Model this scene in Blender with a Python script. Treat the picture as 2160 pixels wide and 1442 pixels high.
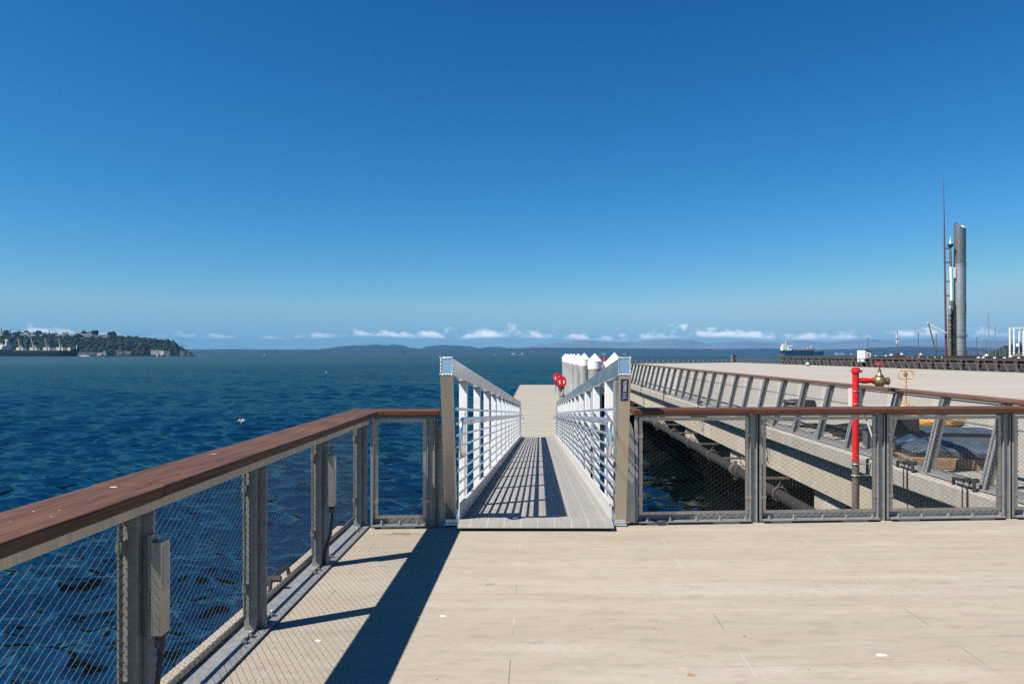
import bpy, bmesh, math, random
import numpy as np
from mathutils import Vector, Matrix, noise as mnoise

for o in list(bpy.data.objects):
    bpy.data.objects.remove(o)
S = bpy.context.scene
COL = S.collection
R = math.radians
rnd = random.Random(7)

# ------------------------------------------------------------------ camera
F = 1560.0                      # focal length in photo pixels (photo is 2160 wide)
H = 1.576                       # eye height above the deck
WZ = -3.0                       # water level
cam = bpy.data.cameras.new('camera')
cam.sensor_width = 36.0
cam.lens = F / 2160.0 * 36.0
cam.shift_x = -50.0 / 2160.0
cam.shift_y = 26.0 / 2160.0
cam.clip_start = 0.05
cam.clip_end = 60000.0
co = bpy.data.objects.new('camera', cam)
COL.objects.link(co)
co.location = (0, 0, H)
co.rotation_euler = (R(90), 0, 0)
S.camera = co

# ------------------------------------------------------------------ light
SUNV = Vector((-0.72, -0.40, 1.05)).normalized()
EL = math.asin(SUNV.z)
AZ = math.atan2(SUNV.x, SUNV.y) % (2 * math.pi)
sl = bpy.data.lights.new('sun', 'SUN')
sl.energy = 5.0
sl.angle = R(0.5)
sl.color = (1.0, 0.93, 0.82)
so = bpy.data.objects.new('sun', sl)
COL.objects.link(so)
so.rotation_euler = SUNV.to_track_quat('Z', 'Y').to_euler()
so.location = (-30, -20, 50)

W = bpy.data.worlds.new("World")
S.world = W
W.use_nodes = True
nt = W.node_tree
nt.nodes.clear()
N = nt.nodes.new
L = nt.links.new
sky = N('ShaderNodeTexSky')
sky.sky_type = 'NISHITA'
sky.sun_disc = False
sky.sun_elevation = EL
sky.sun_rotation = AZ
sky.altitude = 0
sky.air_density = 1.0
sky.dust_density = 0.2
sky.ozone_density = 6.0
# tone of the clear sky: deeper and more saturated overhead, as in very clean air
spr = N('ShaderNodeSeparateColor'); cmr = N('ShaderNodeCombineColor')
L(sky.outputs[0], spr.inputs[0])
SKYK = ((2.3, 1.27, 0.435), (1.36, 0.635, 0.59), (1.17, 0.630, 0.66))
for i, (g_, k_, c_) in enumerate(SKYK):
    ops = spr.outputs[i]
    for op, v in (('MULTIPLY', 0.1), ('MINIMUM', c_), ('POWER', g_), ('MULTIPLY', k_ * 10.0)):
        n_ = N('ShaderNodeMath'); n_.operation = op; L(ops, n_.inputs[0]); n_.inputs[1].default_value = v; ops = n_.outputs[0]
    L(ops, cmr.inputs[i])
# low cumulus band, by direction
tc = N('ShaderNodeTexCoord')
sep = N('ShaderNodeSeparateXYZ')
L(tc.outputs['Generated'], sep.inputs[0])
zmx = N('ShaderNodeMath'); zmx.operation = 'MAXIMUM'; zmx.inputs[1].default_value = 0.062
L(sep.outputs[2], zmx.inputs[0])
cvec = N('ShaderNodeCombineXYZ')
L(sep.outputs[0], cvec.inputs[0]); L(sep.outputs[1], cvec.inputs[1]); L(zmx.outputs[0], cvec.inputs[2])
vnm = N('ShaderNodeVectorMath'); vnm.operation = 'NORMALIZE'; L(cvec.outputs[0], vnm.inputs[0])
L(vnm.outputs[0], sky.inputs['Vector'])
def M(op, a, b=None, c=None):
    n = N('ShaderNodeMath'); n.operation = op
    for i, v in enumerate((a, b, c)):
        if v is None: continue
        if isinstance(v, (int, float)): n.inputs[i].default_value = v
        else: L(v, n.inputs[i])
    return n.outputs[0]
def MR(v, a, b, c=0.0, d=1.0):
    n = N('ShaderNodeMapRange'); n.interpolation_type = 'SMOOTHSTEP'
    L(v, n.inputs[0])
    for i, x in enumerate((a, b, c, d)): n.inputs[1 + i].default_value = x
    return n.outputs[0]
az = M('ARCTAN2', sep.outputs[0], sep.outputs[1])
el = M('ARCSINE', sep.outputs[2])
cmb = N('ShaderNodeCombineXYZ')
L(M('MULTIPLY', az, 36.0), cmb.inputs[0])
L(M('MULTIPLY', el, 62.0), cmb.inputs[1])
n1 = N('ShaderNodeTexNoise'); n1.inputs['Scale'].default_value = 1.0
n1.inputs['Detail'].default_value = 7.0; n1.inputs['Roughness'].default_value = 0.58
L(cmb.outputs[0], n1.inputs['Vector'])
cm2 = N('ShaderNodeCombineXYZ')
L(M('MULTIPLY', az, 7.0), cm2.inputs[0]); cm2.inputs[1].default_value = 3.7
n2 = N('ShaderNodeTexNoise'); n2.inputs['Scale'].default_value = 1.0; n2.inputs['Detail'].default_value = 2.0
L(cm2.outputs[0], n2.inputs['Vector'])
base = MR(n2.outputs['Fac'], 0.3, 0.7, 0.0195, 0.0255)
up = M('SUBTRACT', el, base)
azd = MR(az, -0.24, -0.10, 0.45, 1.0)
azr = MR(az, 0.58, 0.44, 0.55, 1.0)
hgt = M('MULTIPLY', M('MULTIPLY', azd, azr), MR(n2.outputs['Fac'], 0.40, 0.62, 0.55, 1.0))
# billows: a density that falls with height above a flattish base
fall = M('MULTIPLY', up, M('DIVIDE', 12.0, hgt))
thr = M('SUBTRACT', M('SUBTRACT', M('ADD', n1.outputs['Fac'], 0.0), 0.355), fall)
cl = M('MULTIPLY', MR(thr, 0.0, 0.25), MR(up, -0.0035, 0.0025))
cl = M('MULTIPLY', cl, MR(hgt, 0.2, 0.7, 0.35, 0.80))
mx = N('ShaderNodeMix'); mx.data_type = 'RGBA'
L(cl, mx.inputs['Factor'])
L(cmr.outputs[0], mx.inputs['A'])
CLOUD_MIX = mx
mx.inputs['B'].default_value = (7.6, 7.5, 7.7, 1)
bg = N('ShaderNodeBackground')
bg.inputs[1].default_value = 0.10
L(mx.outputs['Result'], bg.inputs[0])
wo = N('ShaderNodeOutputWorld')
L(bg.outputs[0], wo.inputs[0])

S.view_settings.view_transform = 'Standard'
S.view_settings.look = 'None'
S.view_settings.exposure = 1.0
S.view_settings.gamma = 1.0
S.render.engine = 'CYCLES'
S.cycles.use_denoising = False
S.cycles.max_bounces = 6
S.cycles.diffuse_bounces = 3
S.cycles.glossy_bounces = 3
S.cycles.volume_bounces = 0
S.cycles.sample_clamp_indirect = 6.0
S.cycles.caustics_reflective = False
S.cycles.caustics_refractive = False

# ------------------------------------------------------------------ helpers
class MB:
    """collects simple solids and links them as one mesh object"""
    def __init__(self, M=None):
        self.v = []; self.f = []; self.s = []; self.M = M
    def add(self, vs, fs, smooth=False, M=None):
        n = len(self.v)
        for p in vs:
            p = Vector(p)
            if M is not None: p = M @ p
            if self.M is not None: p = self.M @ p
            self.v.append(p)
        for f in fs:
            self.f.append([i + n for i in f]); self.s.append(smooth)
        return self
    def box(self, x0, x1, y0, y1, z0, z1, M=None):
        vs = [(x, y, z) for z in (z0, z1) for y in (y0, y1) for x in (x0, x1)]
        return self.add(vs, [(0, 2, 3, 1), (4, 5, 7, 6), (0, 1, 5, 4), (2, 6, 7, 3), (0, 4, 6, 2), (1, 3, 7, 5)], False, M)
    def prism(self, poly, d0, d1, axis='z', M=None):
        def P(a, b, d):
            return {'z': (a, b, d), 'y': (a, d, b), 'x': (d, a, b)}[axis]
        n = len(poly)
        vs = [P(a, b, d0) for a, b in poly] + [P(a, b, d1) for a, b in poly]
        fs = [list(range(n))[::-1], list(range(n, 2 * n))]
        fs += [(i, (i + 1) % n, n + (i + 1) % n, n + i) for i in range(n)]
        area = sum(poly[i][0] * poly[(i + 1) % n][1] - poly[(i + 1) % n][0] * poly[i][1] for i in range(n))
        flip = (area < 0) ^ (d1 < d0) ^ (axis == 'y')
        if flip: fs = [list(f)[::-1] for f in fs]
        return self.add(vs, fs, False, M)
    def bar(self, p, q, w, h, up=(0, 0, 1), M=None):
        p = Vector(p); q = Vector(q); d = (q - p).normalized()
        u = Vector(up)
        s = d.cross(u)
        if s.length < 1e-4: s = d.cross(Vector((0, 1, 0)))
        s.normalize(); u = s.cross(d)
        vs = []
        for c in (p, q):
            for a, b in ((-1, -1), (1, -1), (1, 1), (-1, 1)):
                vs.append(c + s * (a * w / 2) + u * (b * h / 2))
        return self.add(vs, [(0, 1, 2, 3), (7, 6, 5, 4), (0, 4, 5, 1), (1, 5, 6, 2), (2, 6, 7, 3), (3, 7, 4, 0)], False, M)
    def tube(self, pts, r, n=8, closed=False, M=None, caps=True):
        pts = [Vector(p) for p in pts]
        m = len(pts)
        rs = r if isinstance(r, (list, tuple)) else [r] * m
        vs = []; nrm = None
        for i, p in enumerate(pts):
            a = pts[i - 1] if (i > 0 or closed) else pts[i]
            b = pts[(i + 1) % m] if (i < m - 1 or closed) else pts[i]
            d = (b - a).normalized()
            if nrm is None:
                nrm = d.orthogonal().normalized()
            else:
                nrm = (nrm - d * nrm.dot(d))
                nrm = nrm.normalized() if nrm.length > 1e-6 else d.orthogonal().normalized()
            bn = d.cross(nrm)
            for k in range(n):
                t = 2 * math.pi * k / n
                vs.append(p + (nrm * math.cos(t) + bn * math.sin(t)) * rs[i])
        fs = []
        for i in range(m if closed else m - 1):
            j = (i + 1) % m
            for k in range(n):
                fs.append((i * n + k, i * n + (k + 1) % n, j * n + (k + 1) % n, j * n + k))
        self.add(vs, fs, n > 4, M)
        if caps and not closed:
            self.add(vs[:n], [list(range(n))[::-1]], False, M)
            self.add(vs[-n:], [list(range(n))], False, M)
        return self
    def lathe(self, prof, c=(0, 0, 0), n=24, M=None, smooth=True):
        """prof = [(r, z)...] turned about the vertical through c"""
        vs = []; fs = []
        for r, z in prof:
            for k in range(n):
                t = 2 * math.pi * k / n
                vs.append((c[0] + r * math.cos(t), c[1] + r * math.sin(t), c[2] + z))
        for i in range(len(prof) - 1):
            for k in range(n):
                fs.append((i * n + k, i * n + (k + 1) % n, (i + 1) * n + (k + 1) % n, (i + 1) * n + k))
        self.add(vs, fs, smooth, M)
        if prof[0][0] > 1e-4: self.add(vs[:n], [list(range(n))[::-1]], False, M)
        if prof[-1][0] > 1e-4: self.add(vs[-n:], [list(range(n))], False, M)
        return self
    def mesh(self, name):
        me = bpy.data.meshes.new(name)
        me.from_pydata([tuple(p) for p in self.v], [], self.f)
        me.polygons.foreach_set('use_smooth', self.s)
        me.update()
        if any(self.s): me.set_sharp_from_angle(angle=R(38))
        return me
    def build(self, name, mat, parent=None, bevel=0.0, loc=None, seg=2):
        o = bpy.data.objects.new(name, self.mesh(name))
        COL.objects.link(o)
        o.data.materials.append(mat)
        if parent is not None: o.parent = parent
        if loc is not None: o.location = loc
        if bevel > 0:
            b = o.modifiers.new('bevel', 'BEVEL')
            b.width = bevel; b.segments = seg; b.limit_method = 'ANGLE'; b.angle_limit = R(40)
        return o

def link_mesh(name, me, mat=None, parent=None, matrix=None):
    o = bpy.data.objects.new(name, me)
    COL.objects.link(o)
    if mat is not None and not me.materials: me.materials.append(mat)
    if parent is not None: o.parent = parent
    if matrix is not None: o.matrix_local = matrix
    return o

def tag(o, label=None, cat=None, group=None, kind=None):
    if label: o['label'] = label
    if cat: o['category'] = cat
    if group: o['group'] = group
    if kind: o['kind'] = kind
    return o

def thing(name, label, cat, loc=(0, 0, 0), rz=0.0, group=None, rx=0.0):
    o = bpy.data.objects.new(name, None)
    o.empty_display_size = 0.2
    COL.objects.link(o)
    o.location = loc
    o.rotation_euler = (rx, 0, rz)
    return tag(o, label, cat, group)

def kids(o):
    return [c for c in COL.objects if c.parent == o]

def dup(o, loc=None, rz=None, label=None, parent=None):
    c = o.copy(); COL.objects.link(c)
    if parent is not None: c.parent = parent
    if loc is not None: c.location = loc
    if rz is not None: c.rotation_euler = (0, 0, rz)
    if label: c['label'] = label
    for k in kids(o): dup(k, parent=c)
    return c

def PX(px, py, Y):
    """a point of the place at depth Y, read off the photograph"""
    return Vector(((px - 1130) * Y / F, Y, H - (py - 747) * Y / F))

# ------------------------------------------------------------------ materials
def newmat(name):
    m = bpy.data.materials.new(name)
    m.use_nodes = True
    t = m.node_tree
    return m, t, t.nodes['Principled BSDF']

def ramp(t, fac, stops):
    r = t.nodes.new('ShaderNodeValToRGB')
    e = r.color_ramp.elements
    while len(e) < len(stops): e.new(0.5)
    for x, (p, c) in zip(e, stops):
        x.position = p
        x.color = (c[0], c[1], c[2], 1) if not isinstance(c, (int, float)) else (c, c, c, 1)
    t.links.new(fac, r.inputs[0])
    return r.outputs[0]

def tnoise(t, scale, stretch=(1, 1, 1), detail=5, rough=0.55, coord='Object', offset=(0, 0, 0)):
    c = t.nodes.new('ShaderNodeTexCoord')
    mp = t.nodes.new('ShaderNodeMapping')
    mp.inputs['Scale'].default_value = stretch
    mp.inputs['Location'].default_value = offset
    n = t.nodes.new('ShaderNodeTexNoise')
    n.inputs['Scale'].default_value = scale
    n.inputs['Detail'].default_value = detail
    n.inputs['Roughness'].default_value = rough
    t.links.new(c.outputs[coord], mp.inputs[0])
    t.links.new(mp.outputs[0], n.inputs['Vector'])
    return n.outputs['Fac']

def mixc(t, fac, a, b, mode='MIX'):
    m = t.nodes.new('ShaderNodeMix'); m.data_type = 'RGBA'; m.blend_type = mode
    for k, v in (('Factor', fac), ('A', a), ('B', b)):
        s = m.inputs[k]
        if isinstance(v, (int, float)): s.default_value = v
        elif isinstance(v, (tuple, list)): s.default_value = (v[0], v[1], v[2], 1)
        else: t.links.new(v, s)
    return m.outputs['Result']

def bump(t, b, h, strength, dist=0.01):
    n = t.nodes.new('ShaderNodeBump')
    n.inputs['Strength'].default_value = strength
    n.inputs['Distance'].default_value = dist
    t.links.new(h, n.inputs['Height'])
    t.links.new(n.outputs[0], b.inputs['Normal'])

def pbr(name, c1, c2=None, rough=0.6, metal=0.0, scale=4.0, stretch=(1, 1, 1), bp=0.0, spec=0.5, rvar=0.1):
    m, t, b = newmat(name)
    if c2 is None: c2 = tuple(x * 0.8 for x in c1)
    f = tnoise(t, scale, stretch, 3 if metal > 0.3 else 6, 0.55)
    col = ramp(t, f, [(0.3, c1), (0.7, c2)])
    t.links.new(col, b.inputs['Base Color'])
    rr = ramp(t, tnoise(t, scale * 2.3, stretch, 3), [(0.3, max(0.03, rough - rvar)), (0.7, min(1, rough + rvar))])
    t.links.new(rr, b.inputs['Roughness'])
    b.inputs['Metallic'].default_value = metal
    b.inputs['Specular IOR Level'].default_value = spec
    if bp > 0: bump(t, b, f, bp)
    return m

def spots(t, col, lst, lo=1.9, hi=2.3):
    nd = t.nodes.new; lk = t.links.new
    c = nd('ShaderNodeTexCoord')
    nz = nd('ShaderNodeTexNoise'); nz.inputs['Scale'].default_value = 28; nz.inputs['Detail'].default_value = 4
    lk(c.outputs['Object'], nz.inputs['Vector'])
    for (x, y, z, rx, ry, cc, a) in lst:
        mp = nd('ShaderNodeMapping'); mp.vector_type = 'POINT'
        mp.inputs['Location'].default_value = (-x / rx, -y / ry, -z / rx)
        mp.inputs['Scale'].default_value = (1 / rx, 1 / ry, 1 / rx)
        lk(c.outputs['Object'], mp.inputs[0])
        ln = nd('ShaderNodeVectorMath'); ln.operation = 'LENGTH'; lk(mp.outputs[0], ln.inputs[0])
        ad = nd('ShaderNodeMath'); ad.operation = 'MULTIPLY_ADD'; lk(nz.outputs['Fac'], ad.inputs[0]); ad.inputs[1].default_value = 2.6; lk(ln.outputs['Value'], ad.inputs[2])
        col = mixc(t, ramp(t, ad.outputs[0], [(0.0, a), (0.999, a)]) if False else mrange(t, ad.outputs[0], lo, hi, a, 0.0), col, cc)
    return col

def mrange(t, v, a, b, c, d):
    n = t.nodes.new('ShaderNodeMapRange'); t.links.new(v, n.inputs[0])
    for i, x in enumerate((a, b, c, d)): n.inputs[1 + i].default_value = x
    return n.outputs[0]

def concrete(name, c1, c2, planks=True, marks=()):
    m, t, b = newmat(name)
    nd = t.nodes.new; lk = t.links.new
    streak = tnoise(t, 3.0, (0.5, 3.4, 1.0), 7, 0.66)
    blot = tnoise(t, 0.9, (0.6, 1.4, 1.0), 5, 0.6, offset=(3, 1, 0))
    col = ramp(t, streak, [(0.25, c1), (0.72, c2)])
    col = mixc(t, ramp(t, blot, [(0.40, 0.0), (0.72, 0.60)]), col, (c1[0] * 0.78, c1[1] * 0.74, c1[2] * 0.68))
    # pale scuffed patches and faint rusty ones
    pale = tnoise(t, 0.55, (0.5, 2.2, 1.0), 4, 0.6, offset=(7.3, 2.2, 0))
    col = mixc(t, ramp(t, pale, [(0.60, 0.0), (0.74, 0.45)]), col, (c1[0] * 1.25, c1[1] * 1.27, c1[2] * 1.35))
    rust = tnoise(t, 1.7, (1, 1.6, 1), 4, 0.6, offset=(1.3, 9.2, 0))
    col = mixc(t, ramp(t, rust, [(0.66, 0.0), (0.80, 0.35)]), col, (0.30, 0.19, 0.09))
    broad = tnoise(t, 0.5, (0.12, 2.2, 1.0), 4, 0.6, offset=(2.2, 6.1, 0))
    col = mixc(t, ramp(t, broad, [(0.34, 0.42), (0.52, 0.0)]), col, tuple(x * 0.78 for x in c1))
    col = mixc(t, ramp(t, broad, [(0.53, 0.0), (0.68, 0.60)]), col, (c1[0] * 1.17, c1[1] * 1.20, c1[2] * 1.27))
    hue = tnoise(t, 2.6, (0.7, 2.0, 1.0), 5, 0.65, offset=(9.1, 0.4, 0))
    col = mixc(t, 0.55, col, mixc(t, 1.0, col, ramp(t, hue, [(0.34, (1.0, 0.985, 0.92)), (0.5, (1.0, 1.0, 1.0)), (0.66, (1.06, 0.985, 1.0))]), 'MULTIPLY'))
    mott = tnoise(t, 9.0, (0.55, 1.5, 1.0), 5, 0.7, offset=(1.7, 3.3, 0))
    col = mixc(t, 1.0, col, ramp(t, mott, [(0.32, 0.84), (0.5, 1.0), (0.7, 1.0)]), 'MULTIPLY')
    fine = tnoise(t, 42.0, (0.5, 1.5, 1), 4, 0.7)
    col = mixc(t, ramp(t, fine, [(0.3, 0.12), (0.62, 0.0)]), col, (0.08, 0.07, 0.055))
    speck = tnoise(t, 26.0, (1, 1, 1), 1, 0.4, offset=(5, 5, 5))
    col = mixc(t, ramp(t, speck, [(0.79, 0.0), (0.81, 0.7)]), col, (0.05, 0.04, 0.03))
    h = streak
    if planks:
        tcn = nd('ShaderNodeTexCoord'); sp = nd('ShaderNodeSeparateXYZ'); lk(tcn.outputs['Object'], sp.inputs[0])
        def mt(op, a, bb=None):
            n = nd('ShaderNodeMath'); n.operation = op
            for i, v in enumerate((a, bb)):
                if v is None: continue
                if isinstance(v, (int, float)): n.inputs[i].default_value = v
                else: lk(v, n.inputs[i])
            return n.outputs[0]
        yy = mt('SUBTRACT', sp.outputs[1], mt('MULTIPLY', sp.outputs[0], 0.064))
        wob = mt('MULTIPLY', mt('SUBTRACT', tnoise(t, 1.3, (1, 0.3, 1), 2), 0.5), 0.02)
        yy = mt('ADD', yy, wob)
        # long faint seams every 0.3 m across the deck
        fr = mt('FRACT', mt('DIVIDE', mt('ADD', yy, 30.03), 0.305))
        seam = mt('LESS_THAN', mt('ABSOLUTE', mt('SUBTRACT', fr, 0.5)), 0.008)
        gate = ramp(t, tnoise(t, 0.8, (0.35, 3.3, 1), 2, offset=(2, 4, 0)), [(0.52, 0.0), (0.62, 0.75)])
        seam = mt('MULTIPLY', seam, gate)
        # short saw cuts running away from the viewer, in rows
        fx = mt('FRACT', mt('DIVIDE', mt('ADD', sp.outputs[0], 60.0 + 0.63 + 0.605), 1.21))
        cut = mt('LESS_THAN', mt('ABSOLUTE', mt('SUBTRACT', fx, 0.5)), 0.0026)
        fy = mt('FRACT', mt('DIVIDE', mt('ADD', yy, 30.0), 0.61))
        cut = mt('MULTIPLY', cut, mt('LESS_THAN', fy, 0.46))
        col = mixc(t, mt('MULTIPLY', seam, 0.55), col, (0.07, 0.06, 0.045))
        edge = ramp(t, tnoise(t, 0.7, (1, 1, 1), 1, offset=(8, 8, 0)), [(0.45, 0.07), (0.55, 0.38)])
        col = mixc(t, mt('MULTIPLY', cut, 0.6), col, edge)
        # each plank its own tint
        wn = nd('ShaderNodeTexWhiteNoise'); wn.noise_dimensions = '1D'
        lk(mt('FLOOR', mt('ADD', mt('DIVIDE', mt('ADD', yy, 30.03), 0.305), 0.5)), wn.inputs['W'])
        col = mixc(t, 1.0, col, ramp(t, wn.outputs['Value'], [(0.0, 0.965), (1.0, 1.0)]), 'MULTIPLY')
    if marks:
        col = spots(t, col, ((1.75, 4.92, 0, 1.5, 0.085, (0.41, 0.39, 0.365), 0.38), (2.9, 5.25, 0, 0.8, 0.10, (0.40, 0.38, 0.355), 0.3), (0.05, 3.98, 0, 0.5, 0.07, (0.42, 0.40, 0.375), 0.3), (-0.2, 5.9, 0, 0.5, 0.1, (0.20, 0.165, 0.12), 0.4), (0.7, 6.3, 0, 0.7, 0.12, (0.22, 0.18, 0.125), 0.45)), 1.2, 2.5)
        col = spots(t, col, marks)
    lk(col, b.inputs['Base Color'])
    b.inputs['Roughness'].default_value = 0.85
    b.inputs['Specular IOR Level'].default_value = 0.25
    bump(t, b, mixc(t, 0.5, h, fine), 0.25, 0.006)
    return m

def wood(name, c1, c2, along, marks=()):
    m, t, b = newmat(name)
    st = {'x': (0.35, 9.0, 9.0), 'y': (9.0, 0.35, 9.0)}[along]
    g = tnoise(t, 5.0, st, 8, 0.65)
    g2 = tnoise(t, 30.0, {'x': (0.12, 3, 3), 'y': (3, 0.12, 3)}[along], 4, 0.6)
    w = tnoise(t, 1.6, (1, 1, 1), 4, 0.6)
    col = ramp(t, g, [(0.28, c1), (0.5, tuple((x + y) / 2 for x, y in zip(c1, c2))), (0.75, c2)])
    col = mixc(t, ramp(t, g2, [(0.35, 0.55), (0.55, 0.0)]), col, tuple(x * 0.45 for x in c1))
    col = mixc(t, ramp(t, w, [(0.45, 0.0), (0.75, 0.35)]), col, (c2[0] * 1.2, c2[1] * 1.2, c2[2] * 1.22))
    if marks: col = spots(t, col, marks)
    t.links.new(col, b.inputs['Base Color'])
    b.inputs['Roughness'].default_value = 0.6
    b.inputs['Specular IOR Level'].default_value = 0.22
    bump(t, b, mixc(t, 0.5, g, g2), 0.35, 0.003)
    return m

MAT = {}
MAT['deck'] = concrete('deck_concrete', (0.335, 0.302, 0.253), (0.262, 0.234, 0.194), True, (
    (1.818, 3.884, 0, 0.026, 0.017, (0.8, 0.8, 0.78), 0.95), (0.766, 3.642, 0, 0.026, 0.022, (0.22, 0.10, 0.03), 0.7), (0.74, 3.71, 0, 0.022, 0.03, (0.42, 0.30, 0.2), 0.5),
    (-0.309, 5.07, 0, 0.032, 0.026, (0.22, 0.13, 0.07), 0.7), (-0.563, 4.46, 0, 0.020, 0.014, (0.75, 0.74, 0.72), 0.85), (-1.197, 4.08, 0, 0.020, 0.015, (0.75, 0.74, 0.72), 0.8),
    (-1.18, 6.50, 0, 0.17, 0.055, (0.12, 0.08, 0.035), 0.6), (-0.12, 4.18, 0, 0.04, 0.014, (0.40, 0.22, 0.09), 0.5)))
MAT['pier'] = concrete('pier_concrete', (0.345, 0.325, 0.295), (0.262, 0.246, 0.220))
MAT['precast'] = concrete('precast_concrete', (0.400, 0.362, 0.305), (0.315, 0.282, 0.232), planks=False)
MAT['float'] = concrete('float_concrete', (0.310, 0.290, 0.256), (0.250, 0.232, 0.204), planks=False)
MAT['cap'] = wood('rail_hardwood', (0.046, 0.0190, 0.0098), (0.130, 0.064, 0.038), 'y', ((-0.027, -0.160, 1.07, 0.013, 0.009, (0.7, 0.69, 0.66), 0.9), (-0.047, 0.760, 1.07, 0.016, 0.009, (0.7, 0.69, 0.66), 0.9), (-0.007, -0.750, 1.07, 0.005, 0.005, (0.7, 0.69, 0.66), 0.9), (0.073, -0.680, 1.07, 0.005, 0.005, (0.7, 0.69, 0.66), 0.9), (0.033, -0.580, 1.07, 0.005, 0.004, (0.7, 0.69, 0.66), 0.9), (-0.037, -0.600, 1.07, 0.004, 0.004, (0.7, 0.69, 0.66), 0.9)))
MAT['capx'] = wood('rail_hardwood_across', (0.055, 0.021, 0.011), (0.112, 0.050, 0.028), 'x')
MAT['galv'] = pbr('galvanised_steel', (0.255, 0.262, 0.266), (0.18, 0.186, 0.19), 0.50, 0.35, 18, (1, 1, 1))
MAT['inox'] = pbr('brushed_stainless', (0.42, 0.385, 0.335), (0.33, 0.30, 0.262), 0.42, 0.85, 9, (4, 4, 0.4))
MAT['wire'] = pbr('stainless_wire', (0.16, 0.155, 0.145), (0.095, 0.09, 0.085), 0.40, 0.7, 30)
MAT['alu'] = pbr('mill_aluminium', (0.84, 0.835, 0.83), (0.76, 0.755, 0.75), 0.27, 0.95, 2, (1, 0.4, 1), rvar=0.04)
MAT['endpost'] = pbr('reflection_tinted_aluminium', (0.52, 0.475, 0.41), (0.45, 0.41, 0.355), 0.32, 0.85, 3, (1, 1, 0.4), rvar=0.05)  # tan of the deck's reflection put into the metal's base colour
MAT['aluw'] = pbr('pale_aluminium', (0.80, 0.80, 0.80), (0.68, 0.68, 0.68), 0.45, 0.12, 4, (1, 1, 3))
MAT['kick'] = pbr('kick_plate_aluminium', (0.58, 0.575, 0.57), (0.50, 0.495, 0.49), 0.42, 0.3, 3)
MAT['weld'] = pbr('weld_bead', (0.7, 0.7, 0.7), (0.3, 0.3, 0.3), 0.4, 0.6, 80, bp=0.8)
MAT['black'] = pbr('black_rubber', (0.012, 0.012, 0.013), (0.02, 0.02, 0.02), 0.55, 0, 10)
MAT['red'] = pbr('red_enamel', (0.58, 0.012, 0.014), (0.47, 0.010, 0.010), 0.32, 0, 6)
MAT['redring'] = pbr('red_plastic', (0.62, 0.010, 0.02), (0.52, 0.008, 0.014), 0.4, 0, 6)
MAT['brass'] = pbr('weathered_brass', (0.36, 0.27, 0.14), (0.22, 0.165, 0.085), 0.38, 0.7, 14)
MAT['white'] = pbr('white_paint', (0.80, 0.80, 0.78), (0.70, 0.70, 0.69), 0.5, 0, 3)
MAT['pile'] = None
MAT['yellow'] = pbr('yellow_paint', (0.50, 0.29, 0.12), (0.40, 0.22, 0.085), 0.55, 0, 6)
MAT['blue'] = pbr('blue_sign', (0.006, 0.026, 0.11), (0.005, 0.02, 0.09), 0.4, 0, 6)
MAT['glass'] = pbr('lamp_lens', (0.20, 0.22, 0.25), (0.16, 0.18, 0.21), 0.12, 0.0, 6)
MAT['brownpipe'] = pbr('dark_brown_pipe', (0.022, 0.017, 0.016), (0.015, 0.012, 0.0115), 0.55, 0, 5)
MAT['oldpipe'] = pbr('dull_grey_pipe', (0.17, 0.145, 0.12), (0.11, 0.095, 0.08), 0.55, 0.4, 12)
MAT['timber'] = pbr('creosoted_timber', (0.060, 0.047, 0.042), (0.026, 0.021, 0.019), 0.8, 0, 0.8, (1, 8, 0.6))
MAT['brown'] = pbr('brown_pile_timber', (0.16, 0.105, 0.06), (0.09, 0.06, 0.035), 0.8, 0, 1.0, (3, 3, 0.4))
MAT['maroon'] = pbr('maroon_spire_paint', (0.11, 0.035, 0.042), (0.085, 0.028, 0.034), 0.5, 0, 3)
MAT['ribbed'] = pbr('ribbed_sheet_metal', (0.34, 0.36, 0.37), (0.26, 0.275, 0.285), 0.42, 0.6, 1.2, (1, 1, 3))
MAT['hullnavy'] = pbr('navy_hull_paint', (0.004, 0.008, 0.020), (0.006, 0.011, 0.025), 0.6, 0, 0.05, spec=0.1)
MAT['redlead'] = pbr('red_bottom_paint', (0.20, 0.04, 0.03), (0.15, 0.03, 0.025), 0.6, 0, 0.05)
MAT['shipwhite'] = pbr('ship_white_paint', (0.75, 0.74, 0.72), (0.66, 0.65, 0.63), 0.6, 0, 0.05)
MAT['shipbuff'] = pbr('funnel_buff_paint', (0.62, 0.56, 0.38), (0.55, 0.50, 0.34), 0.6, 0, 0.05)
MAT['shipgreen'] = pbr('pale_green_paint', (0.42, 0.62, 0.44), (0.38, 0.56, 0.40), 0.6, 0, 0.05)
MAT['slate'] = pbr('dark_roof', (0.035, 0.035, 0.045), (0.05, 0.05, 0.06), 0.7, 0, 2)
MAT['greywall'] = pbr('grey_house_wall', (0.16, 0.15, 0.15), (0.10, 0.10, 0.10), 0.8, 0, 0.1)
MAT['palewall'] = pbr('pale_house_wall', (0.50, 0.50, 0.47), (0.36, 0.36, 0.35), 0.8, 0, 0.05)
MAT['roof'] = pbr('brown_roof', (0.09, 0.075, 0.07), (0.06, 0.05, 0.05), 0.9, 0, 0.1)
MAT['tarp'] = pbr('blue_grey_tarpaulin', (0.018, 0.030, 0.048), (0.055, 0.078, 0.105), 0.6, 0, 4, bp=0.4)
MAT['bluetarp'] = pbr('blue_tarpaulin', (0.006, 0.022, 0.065), (0.03, 0.065, 0.13), 0.5, 0, 5, bp=0.4)
MAT['board'] = pbr('grey_board', (0.085, 0.105, 0.12), (0.065, 0.08, 0.09), 0.7, 0, 4)
MAT['rawwood'] = pbr('raw_pallet_wood', (0.25, 0.155, 0.085), (0.17, 0.10, 0.055), 0.8, 0, 5, (1, 6, 6))
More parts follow.
